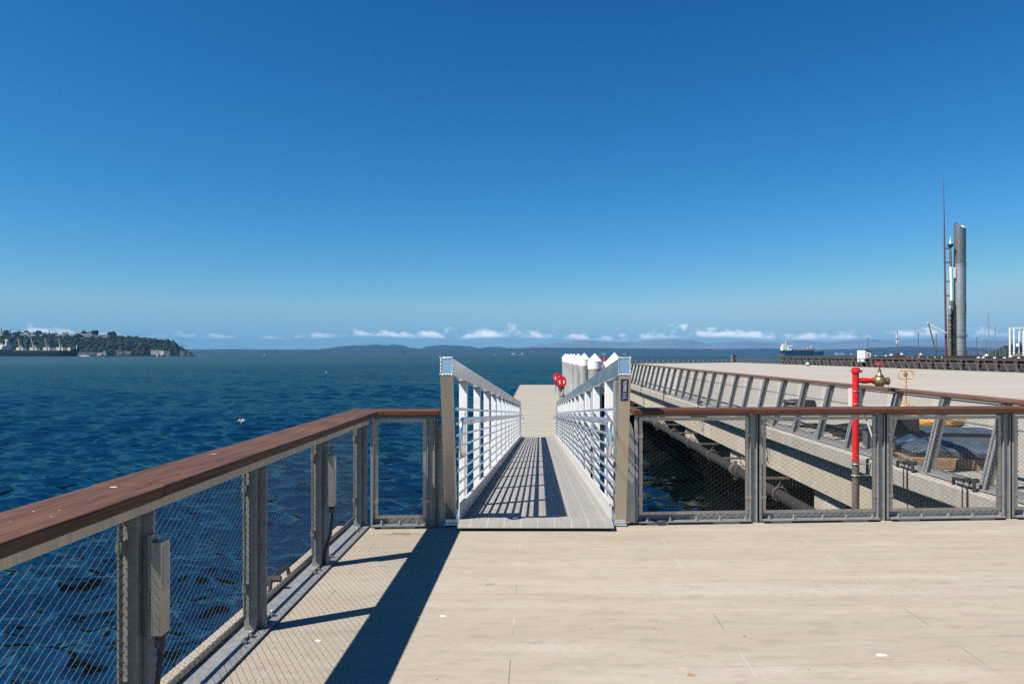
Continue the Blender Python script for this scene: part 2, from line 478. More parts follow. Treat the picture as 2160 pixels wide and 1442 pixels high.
MAT['rope'] = pbr('yellow_rope', (0.50, 0.27, 0.09), (0.38, 0.19, 0.06), 0.8, 0, 30)
MAT['deckplate'] = None

def gull_mat():
    return pbr('gull_feathers', (0.34, 0.29, 0.24), (0.22, 0.19, 0.16), 0.8, 0, 8)
MAT['gull'] = gull_mat()
MAT['gullw'] = pbr('white_feathers', (0.7, 0.7, 0.68), (0.6, 0.6, 0.58), 0.8, 0, 8)

# ------------------------------------------------------------------ water
def water_material():
    m, t, b = newmat('sea_water')
    nd = t.nodes.new; lk = t.links.new
    c = nd('ShaderNodeTexCoord')
    def vnoise(scale, detail, stretch):
        mp = nd('ShaderNodeMapping'); mp.inputs['Scale'].default_value = stretch
        mp.inputs['Rotation'].default_value = (0, 0, R(-12))
        lk(c.outputs['Object'], mp.inputs[0])
        n = nd('ShaderNodeTexNoise'); n.inputs['Scale'].default_value = scale
        n.inputs['Detail'].default_value = detail; n.inputs['Roughness'].default_value = 0.6
        lk(mp.outputs[0], n.inputs['Vector'])
        return n
    def vm(op, a, bb):
        n = nd('ShaderNodeVectorMath'); n.operation = op
        for i, v in enumerate((a, bb)):
            if isinstance(v, (tuple, list)): n.inputs[i].default_value = v
            else: lk(v, n.inputs[i])
        return n.outputs[0]
    a = vnoise(4.5, 5, (0.4, 1.2, 1))
    d = vnoise(0.8, 4, (0.9, 1, 1))
    g = nd('ShaderNodeNewGeometry')
    pa = vm('MULTIPLY', vm('SUBTRACT', a.outputs['Color'], (0.5, 0.5, 0.5)), (0.36, 0.58, 0.0))
    pd = vm('MULTIPLY', vm('SUBTRACT', d.outputs['Color'], (0.5, 0.5, 0.5)), (0.22, 0.34, 0.0))
    e = vnoise(1.6, 3, (0.5, 1, 1))
    pe = vm('MULTIPLY', vm('SUBTRACT', e.outputs['Color'], (0.5, 0.5, 0.5)), (0.26, 0.50, 0.0))
    nn = vm('ADD', vm('ADD', vm('ADD', g.outputs['Normal'], pa), pd), pe)
    nz = nd('ShaderNodeVectorMath'); nz.operation = 'NORMALIZE'; lk(nn, nz.inputs[0])
    big = tnoise(t, 0.012, (0.5, 1.6, 1), 4, 0.6)
    col = ramp(t, big, [(0.35, (0.0003, 0.0026, 0.0042)), (0.65, (0.0004, 0.0038, 0.0058))])
    ln = nd('ShaderNodeVectorMath'); ln.operation = 'LENGTH'; lk(g.outputs['Position'], ln.inputs[0])
    mr = nd('ShaderNodeMapRange'); lk(ln.outputs['Value'], mr.inputs[0])
    for i_, v_ in enumerate((15.0, 450.0, 0.05, 0.30)): mr.inputs[1 + i_].default_value = v_
    df = nd('ShaderNodeBsdfDiffuse'); lk(col, df.inputs['Color'])
    gl = nd('ShaderNodeBsdfGlossy'); gl.inputs['Color'].default_value = (0.46, 0.72, 0.71, 1)
    lk(mr.outputs[0], gl.inputs['Roughness']); lk(nz.outputs[0], gl.inputs['Normal'])
    fr = nd('ShaderNodeFresnel'); fr.inputs['IOR'].default_value = 1.333; lk(nz.outputs[0], fr.inputs['Normal'])
    pw = nd('ShaderNodeMath'); pw.operation = 'POWER'; lk(fr.outputs[0], pw.inputs[0]); pw.inputs[1].default_value = 1.7
    m1 = nd('ShaderNodeMath'); m1.operation = 'MULTIPLY'; lk(pw.outputs[0], m1.inputs[0]); m1.inputs[1].default_value = 1.0
    m2 = nd('ShaderNodeMath'); m2.operation = 'MINIMUM'; lk(m1.outputs[0], m2.inputs[0]); m2.inputs[1].default_value = 0.42
    ms = nd('ShaderNodeMixShader'); lk(m2.outputs[0], ms.inputs[0]); lk(df.outputs[0], ms.inputs[1]); lk(gl.outputs[0], ms.inputs[2])
    out = [n_ for n_ in t.nodes if n_.type == 'OUTPUT_MATERIAL'][0]
    lk(ms.outputs[0], out.inputs['Surface'])
    t.nodes.remove(b)
    return m
MAT['water'] = water_material()

def build_water():
    rs = [2.0]
    while rs[-1] < 420: rs.append(rs[-1] + max(0.045, rs[-1] * 0.0042))
    nwave = len(rs)
    while rs[-1] < 13000: rs.append(rs[-1] * 1.06)
    rs = np.array(rs)
    th = np.radians(np.linspace(-82, 82, 1100))
    rr, tt = np.meshgrid(rs, th, indexing='ij')
    X = rr * np.sin(tt); Y = rr * np.cos(tt)
    sp = np.maximum(0.045, rr * 0.0042)
    Z = np.zeros_like(X); DX = np.zeros_like(X); DY = np.zeros_like(X)
    rg = np.random.default_rng(3)
    wind = math.radians(-108)
    lam = np.concatenate([np.exp(rg.uniform(np.log(0.35), np.log(1.3), 46)),
                          np.exp(rg.uniform(np.log(1.3), np.log(9.0), 44)),
                          np.exp(rg.uniform(np.log(0.2), np.log(0.6), 26))])
    for l in lam:
        k = 2 * math.pi / l
        ang = wind + rg.normal(0, 0.52)
        amp = 0.0072 * l ** 0.95 if l < 4 else 0.0052 * 4 ** 0.95 * (4 / l) ** 0.4
        if l > 2.2: amp *= 0.6
        if l < 0.7: amp *= 1.15
        amp *= rg.uniform(0.7, 1.9)
        fade = np.clip((l / sp - 2.5) / 3.0, 0, 1) * np.clip((430 - rr) / 150, 0, 1)
        ph = k * (X * math.cos(ang) + Y * math.sin(ang)) + rg.uniform(0, 6.283)
        c, s = np.cos(ph), np.sin(ph)
        Z += amp * fade * c
        DX -= 0.75 * amp * fade * s * math.cos(ang); DY -= 0.75 * amp * fade * s * math.sin(ang)
    # gusts: calmer and rougher patches
    gust = 0.75 + 0.35 * np.sin(X * 0.07 + 1.3 * np.sin(Y * 0.05)) * np.sin(Y * 0.11 + 0.9 * np.sin(X * 0.045 + 2))
    Z *= gust
    V = np.stack([X + DX, Y + DY, Z + WZ], -1).reshape(-1, 3)
    n, mcol = X.shape
    idx = np.arange(n * mcol).reshape(n, mcol)
    q = np.stack([idx[:-1, :-1], idx[:-1, 1:], idx[1:, 1:], idx[1:, :-1]], -1).reshape(-1, 4)
    q = q[:, ::-1]
    me = bpy.data.meshes.new('water')
    me.vertices.add(len(V)); me.vertices.foreach_set('co', V.astype(np.float32).ravel())
    me.loops.add(q.size); me.loops.foreach_set('vertex_index', q.astype(np.int32).ravel())
    me.polygons.add(len(q)); me.polygons.foreach_set('loop_start', np.arange(0, q.size, 4, dtype=np.int32))
    me.polygons.foreach_set('use_smooth', np.ones(len(q), dtype=bool))
    me.update(calc_edges=True)
    me.materials.append(MAT['water'])
    o = bpy.data.objects.new('water', me); COL.objects.link(o)
    tag(o, kind='structure')
    # the same sea round behind the pier, out of view
    b = MB().add([(-14000, -400, WZ - 0.35), (14000, -400, WZ - 0.35), (14000, 14000, WZ - 0.35), (-14000, 14000, WZ - 0.35)], [(0, 1, 2, 3)])
    s = b.build('seabed', MAT['water']); tag(s, kind='structure')
build_water()

# ------------------------------------------------------------------ the deck in front
TAN = 0.064
def frontY(x): return 6.79 + TAN * x
EDGE = 0.14
d = MB().prism([(-1.83, -7), (4.96, -7), (4.96, frontY(4.96) + EDGE), (0.9, frontY(0.9) + EDGE),
                (-0.9, frontY(-0.9) + EDGE), (-1.83, frontY(-1.83) + EDGE)], -0.28, 0.0)
pav = d.build('pavement', MAT['deck'], bevel=0.012); tag(pav, kind='structure')
sub = MB()
sub.box(-1.5, 4.7, -7, 6.3, -1.0, -0.281)
for x in (-1.0, 1.6, 4.0):
    for y in (-4.0, 1.0, 5.0):
        sub.lathe([(0.3, -4.5), (0.3, -1.0)], (x, y, 0), 12)
so_ = sub.build('pavement', MAT['precast']); tag(so_, kind='structure')

# ------------------------------------------------------------------ the long pier on the right
PXE = 4.98
pier = thing('concrete_pier', 'long broad concrete pier on columns beyond the near railing, right of the gangway', 'pier')
far_poly = [(PXE, -7), (46, -7), (43.2, 10), (38.0, 141), (PXE, 118)]
MB().prism(far_poly, -0.24, 0.0).build('deck_slab', MAT['pier'], pier, bevel=0.015)
g = MB()
y = 7.35
while y < 117:
    y2 = min(y + 6.07, 117)
    g.box(5.17, 5.62, y + 0.008, y2 - 0.008, -0.93, -0.243)
    y = y2
g.build('edge_girder', MAT['precast'], pier, bevel=0.012)
inner = MB()
for x in (9, 14, 19, 24, 29, 34):
    inner.box(x, x + 0.5, 7, 112, -0.93, -0.243)
inner.build('inner_girders', MAT['precast'], pier)
def cap_shape(m, y):
    prof = [(5.30, -0.935), (5.30, -1.34), (5.42, -1.62), (5.75, -1.80), (37.5, -1.80), (37.5, -0.935)]
    m.prism([(a, b) for a, b in prof], y - 0.72, y + 0.72, 'y')
yk = [13.38 + 6.07 * i for i in range(-1, 17)]
m0 = None
for i, y in enumerate(yk):
    if m0 is None:
        b = MB(); cap_shape(b, 0.0); m0 = b.build('pile_cap', MAT['precast'], pier, bevel=0.03); m0.location = (0, y, 0)
        p0 = MB().lathe([(0.32, -6.0), (0.32, -1.80)], (8.4, 0, 0), 16).build('pile', MAT['precast'], pier); p0.location = (0, y, 0)
    else:
        c = m0.copy(); COL.objects.link(c); c.location = (0, y, 0)
        c = p0.copy(); COL.objects.link(c); c.location = (0, y, 0)
for x in (5.0, 11.0, 18.0):
    for y in yk[:6]:
        c = p0.copy(); COL.objects.link(c); c.location = (x, y, 0)

# pipe slung under the pier edge
pipe = thing('drain_pipe', 'dark brown pipe slung under the edge of the long concrete pier', 'pipe')
pxx, pzz = 5.02, -1.32
MB().tube([(pxx, 7.6, pzz), (pxx, 60, pzz)], 0.115, 20).build('pipe', MAT['brownpipe'], pipe)
for y in (18.6, 30.6, 43.0):
    cpl = MB()
    cpl.tube([(pxx, y - 0.09, pzz), (pxx, y + 0.09, pzz)], 0.145, 20)
    cpl.box(pxx - 0.03, pxx + 0.03, y - 0.06, y + 0.06, pzz - 0.24, pzz + 0.22)
    cpl.build('coupling', MAT['oldpipe'], pipe)
hm = None
for i in range(14):
    y = 15.2 + 2.9 * i
    if hm is None:
        h = MB()
        h.bar((pxx - 0.42, 0, -0.965), (5.45, 0, -0.965), 0.045, 0.045)
        h.tube([(pxx, 0, -0.97), (pxx, 0, -1.10)], 0.010, 6)
        ring = [(pxx + 0.15 * math.sin(a), 0, pzz + 0.15 * math.cos(a) + 0.02) for a in [i * math.pi / 10 for i in range(20)]]
        h.tube(ring, 0.014, 6, closed=True)
        h.tube([(pxx - 0.10, 0, pzz + 0.13), (pxx, 0, -1.07), (pxx + 0.10, 0, pzz + 0.13)], 0.011, 6)
        hm = h.build('hanger', MAT['oldpipe'], pipe); hm.location = (0, y, 0)
    else:
        c = hm.copy(); COL.objects.link(c); c.location = (0, y, 0)

# cables that come over the slab edge in little black brackets
cb0 = None
CBL = ['nearest the camera', 'second from the camera', 'beyond the red standpipe', 'fourth from the camera', 'fifth from the camera', 'far']
for i, (yy, lab) in enumerate(((8.62, 'black cable bracket on the pier edge, nearest one, beside a leaning post'),
                (10.0, 'black cable bracket on the pier edge in front of the wood and tarpaulin stack'),
                (16.4, 'black cable bracket on the pier edge a little beyond the near red standpipe'),
                (22.7, 'black cable bracket with hanging cable on the pier edge, midway along the visible girder'),
                (28.8, 'black cable bracket with short cable on the pier edge, second farthest'),
                (35.0, 'black cable bracket with hanging cable on the pier edge, farthest, beside the gangway post'))):
    if cb0 is None:
        t = thing('cable_bracket', lab, 'bracket', (PXE + 0.02, yy, 0), 0, 'cable brackets along the pier edge')
        b = MB()
        b.tube([(0.02, -0.16, 0.0), (0.02, -0.15, 0.10), (0.02, -0.10, 0.12), (0.02, 0.05, 0.10), (0.04, 0.30, 0.085), (0.06, 0.34, 0.0)], 0.020, 8)
        b.tube([(-0.02, -0.11, 0.115), (0.09, -0.11, 0.125)], 0.028, 8)
        b.tube([(-0.02, 0.02, 0.105), (0.08, 0.02, 0.115)], 0.026, 8)
        b.build('bracket', MAT['black'], t)
        c = MB()
        c.tube([(0.0, -0.11, 0.10), (-0.035, -0.11, 0.03), (-0.035, -0.11, -0.24), (0.05, -0.10, -0.36), (0.12, -0.09, -0.60), (0.13, -0.02, -0.78), (0.12, 0.03, -0.72)], 0.010, 8)
        c.tube([(0.0, 0.0, 0.10), (-0.03, 0.0, 0.02), (-0.03, 0.0, -0.25), (0.06, 0.0, -0.60), (0.14, 0.02, -0.9)], 0.006, 6)
        c.build('cable', MAT['black'], t)
        cb0 = t
    else:
        dup(cb0, (PXE + 0.02, yy, 0), label=lab)

# ------------------------------------------------------------------ wire net
def net_mesh(name, Wd, Ht, cw=0.064, ch=0.042, r=0.00105, knots=True):
    nx = max(4, int(round(Wd / cw)) * 2); nz = int(round(Ht / (ch / 2)))
    dx = Wd / nx; dz = Ht / nz
    b = MB()
    for i in range(nz):
        zc = (i + 0.5) * dz
        pts = []
        for k in range(nx + 1):
            s = 1 if (k + i) % 2 else -1
            pts.append((k * dx, 0.0012 * (1 if k % 2 else -1), zc + s * dz * 0.46))
        b.tube(pts, r, 3, caps=False)
    if knots:
        q = r * 1.7
        for i in range(1, nz):
            for k in range(1, nx):
                if (k + i) % 2:
                    x, z = k * dx, i * dz
                    b.add([(x, -q, z - q * 1.3), (x + q, 0, z), (x, q, z), (x - q, 0, z), (x, 0, z + q * 1.5), (x, -q, z)],
                          [(0, 1, 5), (5, 1, 4), (1, 2, 4), (2, 3, 4), (3, 5, 4), (0, 5, 3), (0, 2, 1), (0, 3, 2)])
    me = b.mesh(name); me.materials.append(MAT['wire'])
    return me

# ------------------------------------------------------------------ railing along the left edge of the deck
RZ = 1.07
lr = thing('deck_railing', 'wood-capped steel and wire net railing along the left edge of the deck', 'railing', (-1.593, 3.0, 0))
lr_o = Vector((-1.593, 3.0, 0))
TL = Matrix.Translation(-lr_o)
edges = [-2.0, -0.75, 0.44, 1.66, 2.86, 4.04, 5.25]
for i in range(len(edges)):
    b = MB(TL)
    dz = rnd.uniform(-0.003, 0.003)
    if i < len(edges) - 1:
        b.prism([(-1.69, edges[i] + 0.002), (-1.40, edges[i] + 0.002), (-1.40, edges[i + 1] - 0.002), (-1.69, edges[i + 1] - 0.002)], RZ - 0.046 + dz, RZ + dz)
    else:
        b.prism([(-1.69, edges[i] + 0.002), (-1.40, edges[i] + 0.002), (-1.40, 6.575), (-1.69, 6.875)], RZ - 0.046, RZ)
    for v in b.v: v.x += 0.0095 * (v.y + 3.0 - 6.5)
    b.build('cap_board', MAT['cap'], lr, bevel=0.007)
b = MB(TL)
b.box(-1.475, -1.467, -2, 6.5, RZ - 0.105, RZ - 0.047)
b.box(-1.66, -1.4755, -2, 6.5, RZ - 0.056, RZ - 0.047)
for v in b.v: v.x += 0.0095 * (v.y + 3.0 - 6.5)
b.build('top_flat_bar', MAT['inox'], lr)
PY = [0.435, 1.69, 2.945, 4.19, 5.46, 6.71]
post0 = None
for y in PY:
    if post0 is None:
        b = MB()
        b.box(-0.057, 0.012, -0.006, 0.006, 0.0, RZ - 0.058)          # front bar
        b.box(0.0125, 0.057, 0.030, 0.042, 0.0, RZ - 0.058)           # bar set back
        b.box(0.004, 0.0120, 0.0065, 0.046, 0.0, RZ - 0.058)          # web between them
        b.box(-0.057, -0.049, 0.0065, 0.060, 0.0, RZ - 0.058)         # outer flange
        post0 = b.build('post', MAT['galv'], lr, bevel=0.0015)
        post0.location = (0, y - 3.0, 0)
    else:
        c = post0.copy(); COL.objects.link(c); c.location = (0, y - 3.0, 0)
netL = net_mesh('net', 1.08, 0.86)
frL = lacL = tabL = None
for a, c_ in zip(PY[:-1], PY[1:]):
    y0 = a + 0.085; y1 = c_ - 0.045; x = -0.045
    k = (y1 - y0) / 1.08
    o = link_mesh('net', netL, None, lr, Matrix.Translation((x, y0 - 3.0, 0.115)) @ Matrix.Rotation(R(90), 4, 'Z') @ Matrix.Diagonal((k, 1, 1, 1)))
    b = MB()
    for (ya, yb, za, zb) in ((y0 - 0.028, y0, 0.085, 1.0), (y1, y1 + 0.028, 0.085, 1.0), (y0 + 0.0005, y1 - 0.0005, 0.085, 0.113), (y0 + 0.0005, y1 - 0.0005, 0.972, 1.0)):
        b.box(x - 0.004, x + 0.004, ya - 3.0, yb - 3.0, za, zb)
    for yv in (y0, y1):
        for zz in (0.24, 0.80):
            s = -1 if yv == y0 else 1
            b.box(x - 0.012, x + 0.012, min(yv + s * 0.002, yv + s * 0.07) - 3.0, max(yv + s * 0.002, yv + s * 0.07) - 3.0, zz, zz + 0.04)
    fr = b.build('net_frame', MAT['inox'], lr)
    lc = MB()
    for yv, s in ((y0, -1), (y1, 1)):
        z = 0.12
        pts = []
        while z < 0.975:
            pts += [(x + 0.008, yv + s * 0.000 - 3, z), (x + 0.008, yv + s * 0.03 - 3, z + 0.006), (x - 0.008, yv + s * 0.03 - 3, z + 0.014), (x - 0.008, yv - 3, z + 0.022)]
            z += 0.0385
        lc.tube(pts, 0.0016, 4)
        lc.build('lacing', MAT['wire'], fr); lc = MB()
    for zv, s in ((0.113, -1), (0.972, 1)):
        yv = y0 + 0.01; pts = []
        while yv < y1 - 0.02:
            pts += [(x + 0.008, yv - 3, zv), (x + 0.008, yv + 0.008 - 3, zv + s * 0.03), (x - 0.008, yv + 0.016 - 3, zv + s * 0.03), (x - 0.008, yv + 0.024 - 3, zv)]
            yv += 0.05
        lc.tube(pts, 0.0016, 4)
        lc.build('lacing', MAT['wire'], fr); lc = MB()
b = MB(TL)
b.box(-1.700, -1.515, -2, 6.78, 0.004, 0.016)
b.box(-1.708, -1.7005, -2, 6.78, 0.004, 0.055)
base = b.build('base_angle', MAT['galv'], lr, bevel=0.002)
bolt_me = MB().lathe([(0.021, 0), (0.021, 0.004), (0.0165, 0.0045), (0.0165, 0.018), (0.009, 0.0185), (0.009, 0.034), (0.006, 0.037)], n=6, smooth=False).mesh('bolt')
bolt_me.materials.append(MAT['galv'])
for y in PY:
    for dy in (-0.20, -0.11, 0.13, 0.22):
        if y + dy < 6.75:
            link_mesh('bolt', bolt_me, None, lr, Matrix.Translation((-1.572 + 1.593, y + dy - 3.0, 0.016)) @ Matrix.Rotation(rnd.random(), 4, 'Z'))

def step_light(y, label):
    t = thing('post_light', label, 'light', (-1.512, y, 0.64), 0, 'step lights on the left railing')
    MB().box(-0.021, 0.021, 0.0, 0.072, -0.187, 0.187).build('housing', MAT['inox'], t, bevel=0.003)
    fr = MB()
    MB().box(0.0212, 0.0225, 0.014, 0.058, -0.01, 0.165).build('lens', MAT['glass'], t)
    b = MB().box(-0.040, -0.0215, 0.01, 0.06, -0.20, 0.215)
    b.build('mounting_plate', MAT['galv'], t, bevel=0.002)
    c = MB()
    c.tube([(0.0, 0.036, -0.188), (0.0, 0.036, -0.24)], 0.019, 12)
    c.tube([(0.0, 0.036, -0.235), (0.0, 0.034, -0.30), (-0.012, 0.03, -0.40), (-0.05, 0.03, -0.52), (-0.06, 0.03, -0.64)], 0.011, 8)
    c.build('cable', MAT['black'], t)
    return t
step_light(2.945, 'slim stainless step light with black cable on the nearest railing post')
step_light(5.46, 'slim stainless step light on the railing post farther along, near the corner')

# small black cable bracket on the concrete ledge outside the left railing
t = thing('cable_bracket', 'small black cable bracket on the concrete ledge outside the left railing', 'bracket', (-1.755, 5.0, 0))
b = MB()
b.tube([(0.0, -0.12, 0.0), (0.0, -0.10, 0.08), (0.0, 0.0, 0.095), (0.0, 0.22, 0.08), (0.0, 0.27, 0.0)], 0.014, 8)
b.tube([(-0.05, -0.08, 0.08), (0.06, -0.08, 0.085)], 0.022, 8)
b.tube([(-0.06, -0.10, 0.07), (-0.075, -0.10, 0.0), (-0.085, -0.08, -0.2)], 0.012, 8)
b.build('bracket', MAT['black'], t)

# ------------------------------------------------------------------ railings across the deck
ANG = math.atan(TAN)
def cross_railing(name, label, xs, capx0, capx1, joints, mitre):
    x0 = xs[0]
    root = thing(name, label, 'railing', (x0, frontY(x0) + 0.06, 0), ANG)
    ca = math.cos(ANG)
    def lx(x): return (x - x0) / ca
    js = [lx(capx0)] + [lx(j) for j in joints] + [lx(capx1)]
    for i, (a, c_) in enumerate(zip(js[:-1], js[1:])):
        b = MB()
        if i == 0 and mitre:
            b.prism([(a + 0.29 * 0 - 0.01, -0.155), (c_ - 0.002, -0.155), (c_ - 0.002, 0.135), (a - 0.30, 0.135)], RZ - 0.046, RZ)
        else:
            b.prism([(a + 0.002, -0.155), (c_ - 0.002, -0.155), (c_ - 0.002, 0.135), (a + 0.002, 0.135)], RZ - 0.046 + rnd.uniform(-.002, .002), RZ)
        b.build('cap_board', MAT['capx'], root, bevel=0.007)
    b = MB()
    b.box(js[0], js[-1], -0.05, 0.05, RZ - 0.056, RZ - 0.047)
    b.build('top_flat_bar', MAT['galv'], root)
    # posts stand at the right end of each panel
    for i, (xa, xb) in enumerate(zip(xs[:-1], xs[1:])):
        a = lx(xa); c_ = lx(xb); first = (i == 0)
        if not (mitre and i == 0 and False):
            p = MB()
            p.box(c_ - 0.0838, c_ - 0.0302, -0.042, -0.030, 0.0, RZ - 0.06)
            p.box(c_ - 0.030, c_ - 0.022, -0.062, 0.050, 0.0, RZ - 0.06)
            p.box(c_ - 0.0218, c_ - 0.001, 0.035, 0.047, 0.0, RZ - 0.06)
            p.box(c_ - 0.092, c_ - 0.084, -0.062, 0.050, 0.0, RZ - 0.06)
            p.build('post', MAT['galv'], root, bevel=0.002)
        ch = MB()                                     # channel frame of the panel
        ch.box(a + 0.0, a + 0.022, -0.055, 0.02, 0.012, RZ - 0.058)
        ch.box(a + 0.0225, c_ - 0.0925, -0.100, 0.0, 0.020, 0.032)
        ch.box(a + 0.0225, c_ - 0.0925, 0.0005, 0.010, 0.020, 0.085)
        ch.box(a + 0.1, a + 0.3, -0.09, 0.0, 0.001, 0.0195); ch.box(c_ - 0.45, c_ - 0.2, -0.09, 0.0, 0.001, 0.0195)
        ch.box(a + 0.0225, c_ - 0.0925, -0.030, -0.005, RZ - 0.075, RZ - 0.060)
        ch.build('panel_channel', MAT['galv'], root, bevel=0.002)
        xa_, xb_ = a + 0.034, c_ - 0.100
        fr = MB()
        fr.box(xa_, xa_ + 0.032, -0.040, -0.032, 0.085, 0.990)
        fr.box(xb_ - 0.032, xb_, -0.040, -0.032, 0.085, 0.990)
        fr.box(xa_ + 0.0325, xb_ - 0.0325, -0.040, -0.032, 0.085, 0.113)
        fr.box(xa_ + 0.0325, xb_ - 0.0325, -0.040, -0.032, 0.958, 0.990)
        for zz in (0.22, 0.80):
            fr.box(xa_ - 0.010, xa_ + 0.034, -0.047, -0.0405, zz, zz + 0.034)
            fr.box(xb_ - 0.034, xb_ + 0.030, -0.047, -0.0405, zz, zz + 0.034)
        f = fr.build('net_frame', MAT['inox'], root, bevel=0.001)
        lc = MB()
        for xv, s in ((xa_ + 0.032, -1), (xb_ - 0.032, 1)):
            z = 0.12; pts = []
            while z < 0.955:
                pts += [(xv, -0.043, z), (xv + s * 0.006, -0.043, z + 0.008), (xv + s * 0.006, -0.029, z + 0.014), (xv, -0.029, z + 0.022)]
                z += 0.042
            lc.tube(pts, 0.0013, 4)
            lc.build('lacing', MAT['wire'], f); lc = MB()
        wd = (xb_ - xa_) - 0.064; ht = 0.958 - 0.113
        link_mesh('net', net_mesh('net', wd, ht), None, root, Matrix.Translation((xa_ + 0.032, -0.036, 0.113)))
        n = 5 if wd > 0.8 else 3
        for k in range(n):
            u = a + 0.10 + (c_ - a - 0.26) * (k + rnd.uniform(-.12, .12)) / (n - 1)
            link_mesh('bolt', bolt_me, None, root, Matrix.Translation((max(u, a + 0.06), -0.070, 0.032)) @ Matrix.Rotation(rnd.random(), 4, 'Z'))
    return root
cross_railing('deck_railing', 'short railing panel between the left corner and the gangway, pale wood cap', [-1.50, -0.90], -1.40, -0.875, [], True)
cross_railing('deck_railing', 'railing with red-brown wood cap across the deck, right of the gangway', [0.925, 2.095, 3.325, 4.565, 5.80], 0.885, 5.9, [2.13, 3.34, 4.60], False)

# ------------------------------------------------------------------ leaning railing round the pier
def pier_railing(label, A, B, inward, spacing, nets, lean=0.24, bend=True):
    A = Vector((A[0], A[1], 0)); B = Vector((B[0], B[1], 0))
    D = B - A; Ln = D.length; a = math.atan2(D.y, D.x)
    root = thing('pier_railing', label, 'railing', A, a)
    s = inward
    n = int(Ln / spacing) + 1
    def post_mesh():
        b = MB()
        zt = 1.005
        def slab(x0, x1, y0, y1):
            vs = []
            for z in (0.0, zt):
                sh = s * lean * z
                for (x, y) in ((x0, y0), (x1, y0), (x1, y1), (x0, y1)):
                    vs.append((x, s * y + sh, z))
            fs = [(0, 1, 2, 3), (7, 6, 5, 4), (0, 4, 5, 1), (1, 5, 6, 2), (2, 6, 7, 3), (3, 7, 4, 0)]
            if s > 0: fs = [f[::-1] for f in fs]
            b.add(vs, fs)
        slab(-0.060, -0.022, 0.0, 0.010); slab(0.010, 0.050, 0.0, 0.010)
        slab(-0.028, -0.0205, 0.0105, 0.115); slab(0.010, 0.018, 0.0105, 0.115)
        b.box(-0.075, 0.065, min(s * -0.02, s * 0.14), max(s * -0.02, s * 0.14), 0.001, 0.013)
        return b.build('post', MAT['galv'], root)
    p0 = post_mesh()
    for i in range(1, n):
        c = p0.copy(); COL.objects.link(c); c.location = (i * spacing, 0, 0)
    j = 0.0; first = True
    while j < Ln - 0.05:
        e = min(j + spacing * 4, Ln)
        y0, y1 = sorted((s * (lean - 0.025), s * (lean + 0.135)))
        b = MB().box(j + 0.003, e - 0.003, y0, y1, RZ - 0.048, RZ - 0.003 + rnd.uniform(-.002, .002))
        b.build('cap_board', MAT['cap2'], root, bevel=0.006)
        j = e
    y0, y1 = sorted((s * (lean - 0.01), s * (lean + 0.08)))
    MB().box(0, Ln, y0, y1, RZ - 0.060, RZ - 0.049).build('top_flat_bar', MAT['galv'], root)
    zr = 0.72
    MB().tube([(0, s * (lean * zr + 0.13), zr), (Ln, s * (lean * zr + 0.13), zr)], 0.011, 8).build('mid_rod', MAT['galv'], root)
    y0, y1 = sorted((s * -0.015, s * 0.075))
    y2, y3 = sorted((s * 0.076, s * 0.084))
    b = MB().box(0, Ln, y0, y1, 0.014, 0.024); b.box(0, Ln, y2, y3, 0.014, 0.075)
    b.build('base_angle', MAT['galv'], root)
    if nets:
        me = net_mesh('net', spacing - 0.16, 0.90, 0.066, 0.046, 0.00115, knots=False)
        tilt = Matrix(((1, 0, 0, 0), (0, 1, s * lean, 0), (0, 0, 1, 0), (0, 0, 0, 1)))
        for i in range(nets):
            link_mesh('net', me, None, root, Matrix.Translation((i * spacing + 0.08, s * 0.06, 0.09)) @ tilt)
            b = MB()
            for (xa, xb, za, zb) in ((0.062, 0.082, 0.08, 1.0), (spacing - 0.082, spacing - 0.062, 0.08, 1.0), (0.0825, spacing - 0.0825, 0.08, 0.10), (0.0825, spacing - 0.0825, 0.975, 0.995)):
                vs = []
                for z in (za, zb):
                    for x, y in ((xa, 0.055), (xb, 0.055), (xb, 0.063), (xa, 0.063)):
                        vs.append((x + i * spacing, s * (y + lean * z), z))
                fs = [(0, 1, 2, 3), (7, 6, 5, 4), (0, 4, 5, 1), (1, 5, 6, 2), (2, 6, 7, 3), (3, 7, 4, 0)]
                if s > 0: fs = [f[::-1] for f in fs]
                b.add(vs, fs)
            b.build('net_frame', MAT['inox'], root)
    return root
MAT['cap2'] = wood('rail_hardwood_pier', (0.095, 0.046, 0.028), (0.17, 0.095, 0.065), 'x')
pr = pier_railing('leaning steel railing with wood cap along the pier edge facing the gangway', (5.12, 7.25), (5.12, 117.6), -1, 1.26, 16)
pier_railing('leaning railing across the far seaward end of the pier', (5.4, 118.0), (37.4, 140.3), -1, 1.28, 0)
pier_railing('leaning railing along the far right-hand edge of the pier, before the timber wall', (37.9, 140.0), (42.4, 30.0), -1, 1.31, 0, lean=0.42)
tagm = MB()
# black scribble on the pier cap board
sc = MB()
for cx, w in ((0.0, 0.05), (0.085, 0.035), (0.15, 0.045)):
    pts = [(0.0015 * 0, cx + w * math.cos(a_), 0.022 * math.sin(a_)) for a_ in [k * 0.52 for k in range(11)]]
    sc.tube(pts, 0.004, 4)
g_ = sc.build('scribble', MAT['black'], pr)
g_.matrix_local = Matrix.Translation((11.05 - 7.25 - 0.15, 0 - 0.213, RZ - 0.026)) @ Matrix.Rotation(R(90), 4, 'Z') @ Matrix.Rotation(R(180), 4, 'Z')

